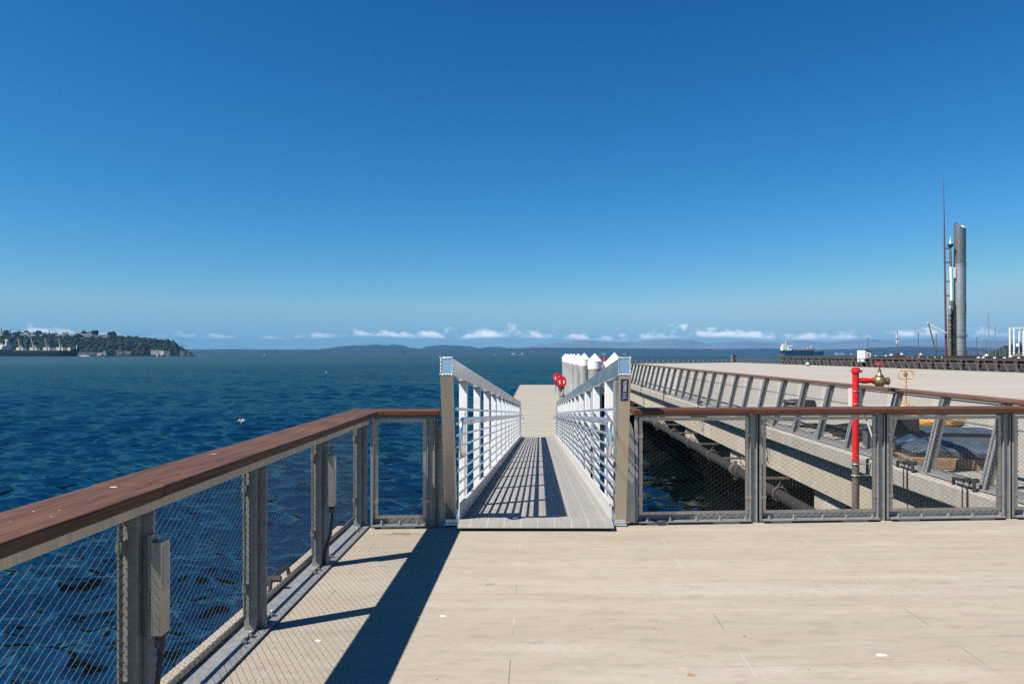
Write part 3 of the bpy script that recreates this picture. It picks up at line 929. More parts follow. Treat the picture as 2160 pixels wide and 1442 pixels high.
# ------------------------------------------------------------------ aluminium gangway
GL = 24.1
GTH = math.atan2(1.93, 24.05)
gw = thing('gangway', 'long sloping aluminium gangway with truss sides and pipe handrails, leading down to the float', 'gangway', (0.0, 6.80, 0.05), -0.005, None, -GTH)
SPL = 0.006
HT = 1.47
NE = 0.40
def truss(sd):
    def sx(x, t): return sd * (x + SPL * t)
    def lean_box(m, x0, x1, s0, s1, t0, t1):
        vs = []
        for t in (t0, t1):
            for x, s in ((x0, s0), (x1, s0), (x1, s1), (x0, s1)):
                vs.append((sx(x, t), s, t))
        fs = [(3, 2, 1, 0), (4, 5, 6, 7), (0, 1, 5, 4), (1, 2, 6, 5), (2, 3, 7, 6), (3, 0, 4, 7)]
        if sd < 0: fs = [f[::-1] for f in fs]
        m.add(vs, fs)
    side = bpy.data.objects.new('truss_side', None); COL.objects.link(side); side.parent = gw
    # chords: two welded lengths
    b = MB(); lean_box(b, 0.728, 0.832, -NE + 0.004, 1.65, HT - 0.15, HT); lean_box(b, 0.728, 0.832, 1.653, 7.9, HT - 0.15, HT); lean_box(b, 0.728, 0.832, 7.903, GL, HT - 0.15, HT)
    b.build('top_chord', MAT['alu'], gw, bevel=0.004)
    b = MB()
    lean_box(b, 0.722, 0.838, -NE - 0.004, -NE + 0.004, HT - 0.156, HT - 0.143); lean_box(b, 0.722, 0.838, -NE - 0.004, -NE + 0.004, HT - 0.007, HT + 0.006)
    lean_box(b, 0.722, 0.728, -NE - 0.004, -NE + 0.004, HT - 0.143, HT - 0.007); lean_box(b, 0.820, 0.832, -NE - 0.004, -NE + 0.004, HT - 0.143, HT - 0.007)
    b.build('weld_rim', MAT['weld'], gw, bevel=0.003)
    b = MB(); lean_box(b, 0.728, 0.832, 0.03, GL, -0.20, -0.03)
    b.build('bottom_chord', MAT['alu'], gw, bevel=0.004)
    b = MB()
    vs = []
    for t, so in ((-0.03, 0.0), (HT - 0.157, -NE)):
        for x, s_ in ((0.728, so), (0.832, so), (0.832, so + 0.10), (0.728, so + 0.10)):
            vs.append((sx(x, t), s_, t))
    fs = [(3, 2, 1, 0), (4, 5, 6, 7), (0, 1, 5, 4), (1, 2, 6, 5), (2, 3, 7, 6), (3, 0, 4, 7)]
    b.add(vs, fs if sd > 0 else [f[::-1] for f in fs])
    b.build('end_post', MAT['endpost'], gw, bevel=0.004)
    b = MB(); lean_box(b, 0.728, 0.832, GL - 0.1, GL, -0.03, HT - 0.151)
    b.build('end_post', MAT['alu'], gw, bevel=0.004)
    for k in range(13):
        s = 1.02 + 1.752 * k
        b = MB(); lean_box(b, 0.732, 0.818, s, s + 0.10, -0.03, HT - 0.151)
        b.build('upright', MAT['aluw'], gw, bevel=0.004)
    # pipe rails
    for i, t in enumerate((0.235, 0.345, 0.455, 0.565, 0.675, 0.780, 0.885, 1.02)):
        b = MB(); x = sx(0.705, t)
        b.tube([(x, 0.07 - NE * t / 1.31, t), (x, GL - 0.1, t)], 0.0118 if i < 7 else 0.0135, 10)
        b.build('rail', MAT['alu'], gw)
    for k in range(26):
        s = 0.55 + 0.9 * k
        if k % 2 == 0:
            b = MB(); b.tube([(sx(0.705, 0.16), s, 0.16), (sx(0.705, 1.0), s, 1.0)], 0.007, 6)
            b.build('picket', MAT['alu'], gw)
    # grab rail with returned ends
    xi = 0.655; t1, t0 = 0.925, 0.60; n0 = -0.42
    def hp(s, t): return (sx(xi, t), s, t)
    arc0 = [hp(0.14 - 0.0, t0 + 0.0)]
    pts = [hp(0.35 + n0, t0)] + [hp(0.22 + n0 - 0.11 * math.sin(a), (t0 + 0.11) - 0.11 * math.cos(a)) for a in [k * math.pi / 12 for k in range(0, 7)]]
    pts += [hp(0.22 + n0 - 0.11 * math.cos(a), (t1 - 0.11) + 0.11 * math.sin(a)) for a in [k * math.pi / 12 for k in range(0, 7)]]
    pts += [hp(s, t1) for s in (4, 8, 12, 16, 20, GL - 0.25)]
    e = GL - 0.25
    pts += [hp(e + 0.11 * math.sin(a), (t1 - 0.11) + 0.11 * math.cos(a)) for a in [k * math.pi / 12 for k in range(1, 7)]]
    pts += [hp(e + 0.11 * math.cos(a), (t0 + 0.11) - 0.11 * math.sin(a)) for a in [k * math.pi / 12 for k in range(0, 7)]] + [hp(e - 0.15, t0)]
    b = MB().tube(pts, 0.0195, 12)
    for k in range(14):
        s = 1.07 + 1.752 * k
        if s < GL - .3: b.tube([(sx(0.73, t1 - 0.05), s, t1 - 0.06), (sx(xi, t1 - .02), s, t1 - 0.045), (sx(xi, t1), s, t1)], 0.008, 6)
    b.build('handrail', MAT['alu'], gw)
    b = MB(); lean_box(b, 0.692, 0.704, 0.02, GL, -0.02, 0.155); lean_box(b, 0.672, 0.6915, 0.02, GL, 0.142, 0.155)
    b.build('kick_plate', MAT['kick'], gw, bevel=0.002)
    bpy.data.objects.remove(side)
    # rounded hinge plate beside the end post
    poly = [(0.0, -0.02), (0.085, -0.02), (0.082, 0.70), (0.072, 0.82), (0.05, 0.89), (0.02, 0.925), (0.0, 0.93)]
    b = MB().prism([(sd * (0.836 + a + SPL * c * .6), c) for a, c in poly], 0.03, 0.055, 'y')
    b.build('hinge_plate', MAT['inox'], gw, bevel=0.003)
    b = MB(); lean_box(b, 0.715, 0.835, -0.03, 0.13, -0.045, -0.025); lean_box(b, 0.72, 0.828, -0.012, -0.003, -0.024, 0.06)
    b.build('foot_plate', MAT['alu'], gw, bevel=0.004)
truss(-1); truss(1)

def deckplate_mat():
    m, t, b = newmat('gangway_plank')
    f = tnoise(t, 6, (6, 0.6, 1), 5, 0.6)
    col = ramp(t, f, [(0.3, (0.27, 0.26, 0.245)), (0.7, (0.22, 0.212, 0.20))])
    dirt = tnoise(t, 1.6, (1, 0.5, 1), 4, 0.6)
    col = mixc(t, ramp(t, dirt, [(0.5, 0.0), (0.75, 0.3)]), col, (0.16, 0.15, 0.14))
    c = t.nodes.new('ShaderNodeTexCoord'); sp = t.nodes.new('ShaderNodeSeparateXYZ'); t.links.new(c.outputs['Object'], sp.inputs[0])
    def mt(op, a, bb):
        n = t.nodes.new('ShaderNodeMath'); n.operation = op
        for i, v in enumerate((a, bb)):
            if isinstance(v, (int, float)): n.inputs[i].default_value = v
            else: t.links.new(v, n.inputs[i])
        return n.outputs[0]
    fx = mt('FRACT', mt('DIVIDE', mt('ADD', sp.outputs[0], 5.0), 0.152), 0)
    ln = mt('LESS_THAN', fx, 0.05)
    col = mixc(t, mt('MULTIPLY', ln, 0.6), col, (0.42, 0.41, 0.40))
    dots = tnoise(t, 60, (1, 1, 1), 2, 0.5)
    t.links.new(mixc(t, ramp(t, dots, [(0.4, 0.25), (0.55, 0.0)]), col, (0.12, 0.115, 0.11)), b.inputs['Base Color'])
    b.inputs['Roughness'].default_value = 0.7
    b.inputs['Metallic'].default_value = 0.15
    bump(t, b, dots, 0.3, 0.003)
    return m
MAT['deckplate'] = deckplate_mat()
b = MB()
w = 0.152
for i in range(9):
    x = -0.69 + i * 0.1535
    b.box(x, x + 0.1525, 0.06, GL, -0.045, -0.002)
b.build('walking_deck', MAT['deckplate'], gw, bevel=0.002, seg=1)
b = MB()
b.add([(-0.70, -0.22, -0.038), (0.70, -0.22, -0.038), (0.70, 0.05, 0.012), (-0.70, 0.05, 0.012),
       (-0.70, -0.22, -0.032), (0.70, -0.22, -0.032), (0.70, 0.05, 0.018), (-0.70, 0.05, 0.018)],
      [(3, 2, 1, 0), (4, 5, 6, 7), (0, 1, 5, 4), (1, 2, 6, 5), (2, 3, 7, 6), (3, 0, 4, 7)])
b.build('transition_plate', MAT['deckplate'], gw)
b = MB()
for k in range(14):
    s = 0.3 + 1.752 * k
    b.box(-0.72, 0.72, s, s + 0.08, -0.16, -0.05)
b.build('cross_beams', MAT['alu'], gw)

# maker's plate on the right end post
plate = bpy.data.objects.new('name_plate', MB().prism(
    [(-0.034, -0.095), (-0.028, -0.10), (0.028, -0.10), (0.034, -0.095), (0.034, 0.095), (0.028, 0.10), (-0.028, 0.10), (-0.034, 0.095)], -0.003, -0.0006, 'y').mesh('name_plate'))
COL.objects.link(plate); plate.data.materials.append(MAT['blue']); plate.parent = gw
plate['label'] = 'blue plate with white vertical lettering'
plate.location = (0.786, -NE * (1.185 + 0.03) / (HT - 0.127), 1.185); plate.rotation_euler = (math.atan(NE / (HT - 0.127)), 0, 0)
def text_part(body, size, parent, mat, loc, rot, name='lettering', depth=0.0008, sx=1.0, spacing=1.0):
    cu = bpy.data.curves.new('t', 'FONT'); cu.body = body; cu.size = size
    cu.align_x = 'CENTER'; cu.align_y = 'CENTER'; cu.extrude = depth; cu.space_character = spacing
    tmp = bpy.data.objects.new('t', cu); COL.objects.link(tmp)
    dg = bpy.context.evaluated_depsgraph_get()
    me = bpy.data.meshes.new_from_object(tmp.evaluated_get(dg))
    bpy.data.objects.remove(tmp)
    me.name = name
    o = bpy.data.objects.new(name, me); COL.objects.link(o)
    me.materials.clear(); me.materials.append(mat)
    o.parent = parent; o.location = loc; o.rotation_euler = rot; o.scale = (sx, 1, 1)
    return o
text_part('TOPPER', 0.040, plate, MAT['white'], (0.0, -0.0042, 0.036), (R(90), R(90), 0), sx=0.72)
ln = MB()
for i in range(3):
    z = -0.035 - i * 0.019
    ln.box(-0.016, 0.016, -0.0042, -0.0033, z, z + 0.004)
ln.box(-0.016, -0.012, -0.0042, -0.0033, -0.082, -0.0735)
ln.build('small_print', MAT['white'], plate)

# ------------------------------------------------------------------ float
fl = thing('float', 'low concrete float at the foot of the gangway', 'float', (0, 27.5, -1.95))
for k in range(5):
    y0 = k * 11.6
    MB().box(-1.80, 2.34, y0 + 0.012, y0 + 11.59, -0.75, 0.0).build('deck_section', MAT['float'], fl, bevel=0.02)
b = MB()
b.box(-1.93, -1.803, 0.0, 58.0, -0.32, -0.03); b.box(2.343, 2.47, 0.0, 58.0, -0.32, -0.03); b.box(-1.93, 2.47, 58.003, 58.13, -0.32, -0.03)
b.build('waler', MAT['timber'], fl)
b = MB()
for k in range(34):
    b.lathe([(0.05, 0.0), (0.05, 0.012), (0.028, 0.013), (0.028, 0.05)], (-1.866, 0.8 + 1.7 * k, -0.03), 8)
b.build('waler_bolts', MAT['galv'], fl)
b = MB()
b.box(-0.95, 0.85, 0.35, 3.5, 0.004, 0.010)
b.build('wear_plate', MAT['deckplate'], fl)

def pile_mat():
    m, t, b = newmat('pile_steel')
    v = tnoise(t, 1.6, (3.0, 3.0, 0.5), 6, 0.65)
    c = ramp(t, v, [(0.3, (0.36, 0.355, 0.35)), (0.5, (0.28, 0.28, 0.28)), (0.72, (0.15, 0.15, 0.155))])
    v2 = tnoise(t, 3.0, (4, 4, 0.25), 4, 0.6, offset=(4, 1, 2))
    c = mixc(t, ramp(t, v2, [(0.58, 0.0), (0.72, 0.5)]), c, (0.34, 0.28, 0.17))
    t.links.new(c, b.inputs['Base Color'])
    b.inputs['Roughness'].default_value = 0.6; b.inputs['Metallic'].default_value = 0.25
    return m
MAT['pile'] = pile_mat()
ordn = ['nearest, half hidden by gangway', 'second from the camera', 'third from the gangway', 'fourth from the gangway',
        'fifth from the gangway', 'sixth from the gangway', 'seventh from the gangway', 'farthest and leftmost of the row']
pl = None
for i, y in enumerate((25.5, 33.8, 41.0, 46.9, 52.4, 57.3, 61.8, 66.9)):
    lab = 'grey steel guide pile with white cone cap, ' + ordn[i]
    if pl is None:
        t = thing('guide_pile', lab, 'pile', (2.72, y, 0), 0, 'guide piles along the float')
        r = 0.317
        MB().lathe([(r, -7.0), (r, 0.985)], n=32).build('shaft', MAT['pile'], t)
        MB().lathe([(r + 0.012, 0.93), (r + 0.012, 1.265), (r + 0.02, 1.27), (r + 0.02, 1.285), (0.012, 1.63), (0.0, 1.63)], n=32).build('cone_cap', MAT['white'], t)
        hoop = MB()
        hoop.tube([(-0.42, -0.42, -1.9), (0.42, -0.42, -1.9), (0.42, 0.42, -1.9), (-0.42, 0.42, -1.9)], 0.05, 8, closed=True)
        hoop.build('pile_hoop', MAT['galv'], t)
        pl = t
    else:
        dup(pl, (2.72 + rnd.uniform(-.02, .02), y, rnd.uniform(-.02, .015)), rnd.uniform(0, 6), lab)

# life-ring stations on the float
def lifering(loc, label):
    t = thing('life_ring_station', label, 'life ring', loc, R(4), 'life ring stations on the float')
    MB().box(-0.17, -0.11, -0.03, 0.03, 0.0, 1.0).build('post', MAT['oldpipe'], t)
    MB().box(0.12, 0.18, -0.03, 0.03, 0.0, 1.0).build('post', MAT['oldpipe'], t)
    b = MB()
    n = 20; ro = []; 
    for k in range(n):
        a = 2 * math.pi * (k + .5) / n
        rx_ = 0.36; rz_ = 0.44
        p = 1.18
        c_, s_ = math.cos(a), math.sin(a)
        ro.append((rx_ * math.copysign(abs(c_) ** .8, c_), 1.36 + rz_ * math.copysign(abs(s_) ** .8, s_)))
    b.prism(ro, -0.06, 0.06, 'y')
    b.build('ring_housing', MAT['redring'], t, bevel=0.022, seg=2)
    w_ = MB()
    for sd in (-1, 1):
        poly = []
        for k in range(9):
            a = R(-62 + 124 * k / 8)
            poly.append((sd * (0.015 + 0.215 * math.cos(a)), 1.34 + 0.20 * math.sin(a)))
        w_.prism(poly, -0.072, -0.0615, 'y')
    w_.build('ring_face', MAT['white'], t)
    hd = MB().tube([(-0.09, -0.06, 1.79), (-0.09, -0.06, 1.84), (0.09, -0.06, 1.84), (0.09, -0.06, 1.79)], 0.018, 6)
    hd.build('hook', MAT['redring'], t)
    MB().box(-0.22, 0.24, 0.075, 0.095, 0.75, 1.6).build('backboard', MAT['oldpipe'], t)
    return t
lifering((2.06, 58.6, -1.95), 'red life ring station on posts, nearer of the two on the float')
lifering((1.98, 68.0, -1.95), 'red life ring station on posts, farther one partly hidden behind the other')
t = thing('mooring_cleat', 'small dark mooring bollard on the float by the life rings', 'bollard', (2.1, 56.2, -1.95))
MB().lathe([(0.16, 0), (0.16, 0.03), (0.09, 0.05), (0.08, 0.3), (0.13, 0.36), (0.12, 0.42), (0, 0.44)], n=16).build('bollard', MAT['timber'], t)
MB().tube([(-0.25, 0, 0.30), (0.25, 0, 0.30)], 0.035, 8).build('horn', MAT['timber'], t)

# ------------------------------------------------------------------ red standpipes
def standpipe(loc, label):
    t = thing('standpipe', label, 'standpipe', loc, 0, 'red standpipes along the pier edge')
    MB().lathe([(0.0475, 0.0), (0.0475, 1.325)], n=20).build('riser', MAT['red'], t)
    MB().lathe([(0.0525, -0.76), (0.0525, -0.003)], n=20).build('lower_pipe', MAT['oldpipe'], t)
    MB().lathe([(0.058, 1.30), (0.066, 1.305), (0.066, 1.345), (0.058, 1.352), (0.058, 1.372), (0.050, 1.38), (0.0, 1.384)], n=20).build('cap', MAT['red'], t)
    lug = MB().bar((0.055, 0, 1.325), (0.10, 0, 1.322), 0.02, 0.03)
    lug.build('cap_lug', MAT['red'], t)
    b = MB()
    b.tube([(0.03, 0, 1.185), (0.10, 0, 1.185)], 0.036, 14); b.tube([(0.10, 0, 1.185), (0.175, 0, 1.185)], 0.045, 14); b.tube([(0.175, 0, 1.185), (0.265, 0, 1.187)], 0.038, 14)
    b.build('branch', MAT['red'], t)
    v = bpy.data.objects.new('valve', MB().lathe([(0.0, -0.085), (0.05, -0.078), (0.078, -0.045), (0.088, 0.0), (0.078, 0.04), (0.052, 0.065), (0.066, 0.068), (0.066, 0.082),
              (0.05, 0.085), (0.026, 0.12), (0.026, 0.165), (0.017, 0.17), (0.010, 0.172), (0.010, 0.255), (0.0, 0.255)], n=20).mesh('valve'))
    COL.objects.link(v); v.data.materials.append(MAT['brass']); v.parent = t; v.location = (0.355, 0, 1.18)
    b = MB()
    b.tube([(-0.10, 0, 0.005), (-0.05, 0, 0.005)], 0.05, 12); b.build('inlet_collar', MAT['brass'], v); b = MB()
    b.tube([(0.06, 0, 0.0), (0.10, 0, 0.0)], 0.046, 12); b.tube([(0.10, 0, 0.0), (0.135, 0, 0.0)], 0.058, 12); b.tube([(0.135, 0, 0), (0.15, 0, 0)], 0.03, 10)
    b.build('outlet', MAT['brass'], v)
    hw = MB().tube([(0.075 * math.cos(a), 0.075 * math.sin(a), 0.25) for a in [k * math.pi / 12 for k in range(24)]], 0.010, 8, closed=True)
    for k in range(5):
        a = k * 2 * math.pi / 5
        hw.bar((0, 0, 0.25), (0.07 * math.cos(a), 0.07 * math.sin(a), 0.25), 0.014, 0.008)
    hw.lathe([(0.018, 0.240), (0.018, 0.262)], n=10)
    hw.build('handwheel', MAT['red'], v)
    ch = [(0.07 + 0.03 * math.sin(a * 3.14), -0.01, -0.06 - 0.12 * math.sin(a * 3.14)) for a in [0, .15, .3, .5, .7, .85, 1]]
    ch = [(0.05, -0.02, -0.07), (0.055, -0.02, -0.12), (0.075, -0.02, -0.165), (0.10, -0.02, -0.17), (0.12, -0.02, -0.13), (0.125, -0.02, -0.05)]
    MB().tube(ch, 0.0028, 5).build('chain', MAT['oldpipe'], v)
    MB().box(-0.085, 0.115, 0.052, 0.056, 0.80, 1.07).build('sign_plate', MAT['white'], t)
    b = MB()
    for z in (0.84, 1.03):
        b.tube([(0.052 * math.cos(a), 0.052 * math.sin(a), z) for a in [k * math.pi / 10 for k in range(20)]], 0.006, 6, closed=True)
    for z in (-0.05, -0.22):
        b.tube([(0.058 * math.cos(a), 0.058 * math.sin(a), z) for a in [k * math.pi / 10 for k in range(20)]], 0.011, 6, closed=True)
        b.bar((0.055, 0.0, z), (0.24, 0.02, z), 0.03, 0.012)
    b.build('pipe_clamp', MAT['galv'], t)
    MB().tube([(0.12, 0.05, 0.80), (0.29, 0.06, 0.30)], 0.013, 8).build('brace', MAT['white'], t)
    b = MB(); b.box(-0.20, 0.60, -0.09, 0.10, -0.80, -0.763)
    b.build('shelf_bracket', MAT['oldpipe'], t)
    return t
sp_ = standpipe((4.75, 10.98, 0.0), 'tall red standpipe with brass valve and red handwheel behind the near railing')
dup(sp_, (4.75, 50.9, 0.02), R(180), label='distant red standpipe at the pier edge between two white-capped piles')

# ------------------------------------------------------------------ things lying on the pier
t = thing('valve_key', 'yellow T-shaped post with a looped handle standing on the pier', 'handle', (11.0, 22.0, 0))
b = MB().tube([(0, 0, 0.0), (0, 0, 0.95)], 0.034, 10); b.build('post', MAT['yellow'], t)
lp = []
for cx, sgn in ((0.14, 1), (-0.14, -1)):
    for k in range(7):
        a = R(90 - 180 * k / 6) if sgn > 0 else R(270 - 180 * k / 6)
        lp.append((cx + 0.085 * math.cos(a), 0, 0.97 + 0.125 * math.sin(a)))
MB().tube(lp, 0.022, 8, closed=True).build('loop_handle', MAT['yellow'], t)
MB().lathe([(0.05, 0.93), (0.06, 0.98), (0.03, 1.05), (0, 1.06)], n=10).build('hub', MAT['brown'], t)
b = MB()
for k in range(5):
    a = k * 1.256
    b.tube([(0.1 * math.cos(a), 0.1 * math.sin(a), 0.03), (0.22 * math.cos(a + .7), 0.16 * math.sin(a + .7), 0.06), (0.2 * math.cos(a + 1.6), 0.2 * math.sin(a + 1.6), 0.03)], 0.035, 7)
b.build('foot', MAT['yellow'], t)

def coil(name, label, cat, loc, rx_, ry_, r, turns, mat, lay, seed, flat=0.6):
    rr = random.Random(seed)
    pts = []
    for k in range(turns * 22):
        a = k * 2 * math.pi / 22; q = k / (turns * 22)
        f = 1 - 0.55 * ((q * lay) % 1.0) + rr.uniform(-.03, .03)
        z = r + int(q * lay) * r * 1.7 * flat + rr.uniform(0, r * .5)
        pts.append((rx_ * f * math.cos(a), ry_ * f * math.sin(a), z))
    o = MB().tube(pts, r, 7).build(name, mat, None, loc=loc)
    return tag(o, label, cat)
coil('rope_coil', 'flattened coil of thick yellow-orange rope lying on the pier behind the tarpaulin stack', 'rope', (8.55, 16.4, 0), 0.95, 0.55, 0.055, 6, MAT['rope'], 2, 3)
coil('hose_coil', 'coil of black hose on the pier, small and far, just above the near railing cap', 'hose', (7.7, 21.6, 0), 0.46, 0.34, 0.05, 8, MAT['black'], 3, 5, 0.8)
b = MB()
rr = random.Random(11)
for i in range(9):
    y = 13.2 + i * 0.33 + rr.uniform(-.08, .08); x0 = 5.55 + rr.uniform(0, .25)
    pts = [(x0 + k * 0.2, y + 0.10 * math.sin(k * 1.1 + i), 0.035 + 0.03 * abs(math.sin(k * .9 + i * 2))) for k in range(8)]
    b.tube(pts, 0.035, 7)
o = b.build('cable_shadow_rows', MAT['black']); tag(o, 'loose rows of dark cable and mesh shadow, shaped as tubes, on the pier by the red standpipe', 'chain')  # cables together with mesh shadows, both shaped as black tubes

st = thing('pallet', 'rough timber pallet on the pier under blue-grey tarpaulins, behind the leaning railing', 'pallet', (5.95, 10.75, 0), R(-14))
b = MB()
for x in (-0.60, -0.05, 0.50):
    b.box(x, x + 0.14, -0.60, 0.55, 0.0, 0.10)
b.build('bearer', MAT['rawwood'], st, bevel=0.006)
MB().box(-0.62, 0.66, -0.72, -0.605, 0.0, 0.15).build('front_timber', MAT['rawwood'], st, bevel=0.01)
b = MB()
for k in range(7):
    b.box(-0.66, 0.68, -0.56 + 0.163 * k, -0.56 + 0.163 * k + 0.13, 0.1005, 0.125)
b.build('deck_boards', MAT['rawwood'], st, bevel=0.004)
def lumpy(name, sx, sy, sz, mat, loc, rz, seed, label, cat, amp=0.2, fold=6.0):
    bm = bmesh.new()
    bmesh.ops.create_cube(bm, size=1.0)
    bmesh.ops.subdivide_edges(bm, edges=bm.edges[:], cuts=13, use_grid_fill=True)
    for v in bm.verts:
        p = v.co.copy()
        q = Vector((p.x * sx, p.y * sy, (p.z + 0.5) * sz))
        k = 1.0 if p.z > -0.45 else 0.3
        nn = mnoise.noise(Vector((q.x * fold, q.y * fold * .5, q.z * 5 + seed)))
        n2_ = mnoise.noise(Vector((q.x * fold * 2.3 + 4, q.y * 3, q.z * 7 + seed)))
        q.z *= 1 + (amp * 1.6 * nn + amp * .7 * n2_) * k
        edge = max(abs(p.x), abs(p.y)) * 2
        if p.z > 0: q.z *= 1 - 0.35 * max(0, edge - .75) / .25
        q.x *= 1 + 0.10 * nn; q.y *= 1 + 0.10 * n2_
        v.co = q
    me = bpy.data.meshes.new(name); bm.to_mesh(me); bm.free()
    for p in me.polygons: p.use_smooth = True
    me.materials.append(mat)
    o = bpy.data.objects.new(name, me); COL.objects.link(o); o.location = loc; o.rotation_euler = (0, 0, rz)
    return tag(o, label, cat)
lumpy('tarpaulin', 1.12, 0.85, 0.14, MAT['tarp'], (5.93, 10.75, 0.127), R(-12), 2.0, 'crumpled blue-grey tarpaulin heaped on the wooden pallet', 'tarpaulin', 0.42, 4.0)
lumpy('tarpaulin', 0.75, 0.45, 0.10, MAT['bluetarp'], (5.72, 10.95, 0.245), R(-20), 5.0, 'darker blue folded tarpaulin on top of the pallet heap', 'tarpaulin', 0.45, 5.0)
bx = thing('metal_crate', 'low grey-blue crate with lid on the pier behind the pallet heap', 'crate', (6.55, 12.3, 0), R(-10))
MB().box(-0.95, 0.95, -0.42, 0.42, 0.0, 0.30).build('body', MAT['board'], bx, bevel=0.015)
MB().box(-0.98, 0.98, -0.45, 0.45, 0.302, 0.335).build('lid', MAT['tarp'], bx, bevel=0.01)
b = MB().box(-0.35, 0.05, -0.30, 0.25, 0.0, 0.22)
o = b.build('black_box', MAT['black'], None, bevel=0.02, loc=(6.15, 12.1, 0.336)); o.rotation_euler = (0, 0, R(-14)); o.name = 'toolbox'
tag(o, 'black box standing on the lid of the grey-blue crate', 'box')
t = thing('drum', 'small blue drum with white band on the pier by its far right railing', 'drum', (36.4, 99.0, 0))
MB().lathe([(0.20, 0), (0.21, 0.02), (0.21, 0.62), (0.19, 0.66), (0, 0.66)], n=16).build('body', MAT['bluetarp'], t)
MB().lathe([(0.213, 0.2), (0.213, 0.48)], n=16).build('band', MAT['white'], t)
t = thing('cabinet', 'grey electrical cabinet at the far corner of the pier', 'cabinet', (37.6, 140.6, 0), R(20))
MB().box(-0.42, 0.42, -0.3, 0.3, 0.0, 1.35).build('body', MAT['galv'], t, bevel=0.02)
MB().box(-0.36, 0.36, -0.312, -0.301, 0.15, 1.25).build('door', MAT['oldpipe'], t)
MB().box(-0.46, 0.46, -0.34, 0.34, 1.352, 1.41).build('lid', MAT['oldpipe'], t)
t = thing('bird', 'tiny reddish bird perched on the far railing cap of the pier', 'bird', (33.9, 138.1, 1.07))
MB().lathe([(0.0, 0.02), (0.10, 0.08), (0.12, 0.2), (0.06, 0.36), (0.08, 0.42), (0.0, 0.5)], n=10).build('body', MAT['redlead'], t)

# ------------------------------------------------------------------ gulls
t = thing('gull', 'grey-brown gull gliding low over the water with arched wings', 'gull', PX(511, 890, 40), R(8), None, R(32))
bm = MB(Matrix.Diagonal((.60, .8, .8, 1)))
n = 11; vs = []; fs = []
for i in range(2 * n + 1):
    u = (i - n) / n; a = abs(u)
    x = 0.50 * (u * (0.80 if a < .5 else 1) if a < .5 else math.copysign(0.40 + (a - .5) * 1.02, u) * 1.0)
    z = 0.10 + (0.10 * math.sin(min(a / .5, 1) * math.pi / 2) if a < .5 else 0.10 - 0.34 * (a - .5) ** 1.25 * 1.6)
    ch = 0.17 * (1 - 0.75 * a ** 1.6) + 0.015
    y0 = -0.02 + 0.20 * max(0, a - .35)
    for (dy, dz) in ((-ch * .55, 0.0), (0, 0.016 * (1 - a)), (ch * .5, 0.0), (0, -0.012 * (1 - a))):
        vs.append((x, y0 + dy, z + dz))
for i in range(2 * n):
    for k in range(4):
        fs.append((i * 4 + k, i * 4 + (k + 1) % 4, i * 4 + 4 + (k + 1) % 4, i * 4 + 4 + k))
bm.add(vs, fs, True)
bm.tube([(0, -0.30, 0.09), (0, -0.22, 0.10), (0, -0.10, 0.10), (0, 0.04, 0.095), (0, 0.16, 0.10), (0, 0.23, 0.11), (0, 0.28, 0.11), (0, 0.34, 0.10)],
        [0.012, 0.035, 0.066, 0.072, 0.050, 0.040, 0.03, 0.006], 10)
bm.build('body', MAT['gull'], t)
t = thing('gull', 'white gull floating on the water left of the gangway', 'gull', (-50.5, 178.0, WZ + 0.02), R(70))
MB().tube([(-0.32, 0, 0.14), (-0.2, 0, 0.12), (0, 0, 0.12), (0.16, 0, 0.15), (0.22, 0, 0.26), (0.28, 0, 0.31), (0.36, 0, 0.29)], [0.02, 0.09, 0.13, 0.10, 0.06, 0.06, 0.01], 10).build('body', MAT['gullw'], t)

# ------------------------------------------------------------------ timber wave wall and what stands beyond it
tw = thing('timber_wall', 'dark brown timber wave wall standing in the water beyond the far right railing', 'wall', (46.5, 40, 0))
b = MB()
rr = random.Random(4)
y = 0.0
while y < 100:
    w_ = 0.30
    b.box(rr.uniform(-.02, .02), 0.16, y + 0.006, y + w_ - 0.006, -5.0, 1.12 + rr.uniform(-.02, .02)); y += w_
b.build('planks', MAT['timber'], tw)
b = MB()
for z in (-1.2, 0.0, 0.95):
    b.box(-0.18, -0.03, 0, 100, z, z + 0.25)
b.build('waler', MAT['timber'], tw)
p0 = None
for k in range(33):
    if p0 is None:
        p0 = MB().lathe([(0.19, -6), (0.17, 1.08), (0.12, 1.12)], n=12).build('post', MAT['timber'], tw); p0.location = (-0.36, 0.5, 0)
    else:
        c = p0.copy(); COL.objects.link(c); c.location = (-0.36, 0.5 + 3.05 * k, rr.uniform(-.03, .03))

# dark piles with pale conical tops behind the wall
P0 = None
k = 0
for px, Yd, top in ((1846, 150, 748.5), (1868, 152, 748), (1880, 146, 745.5), (1902, 150, 744), (1914, 118, 752.5), (1924, 117, 752.5), (1939, 116, 752.5), (1942, 150, 744.5), (1956, 112, 753),
                    (1972, 110, 752.5), (1987, 108, 752.5), (2064, 100, 752), (2074, 98, 752), (2081, 130, 746), (2098, 96, 752.5), (2119, 94, 752.5), (2132, 120, 748), (2149, 90, 752.5)):
    p = PX(px, top, Yd)
    if P0 is None:
        t = thing('mooring_pile', 'dark timber mooring pile with pale cone top beyond the timber wall', 'pile', p, 0, 'mooring piles beyond the timber wall')
        MB().lathe([(0.28, -9.0), (0.27, -0.35)], n=12).build('shaft', MAT['timber'], t)
        MB().lathe([(0.33, -0.42), (0.33, -0.30), (0.05, 0.0), (0, 0.0)], n=12).build('cone_top', MAT['palewall'], t)
        P0 = t
    else:
        c = dup(P0, p); c.scale = (rr.uniform(.8, 1.3),) * 2 + (1,)
fd = MB(); fr_ = random.Random(9)
ft = thing('floating_dock', 'low dark floating dock with rails beyond the timber wall, under the tall steel cylinder', 'dock', (78, 150, -0.55))
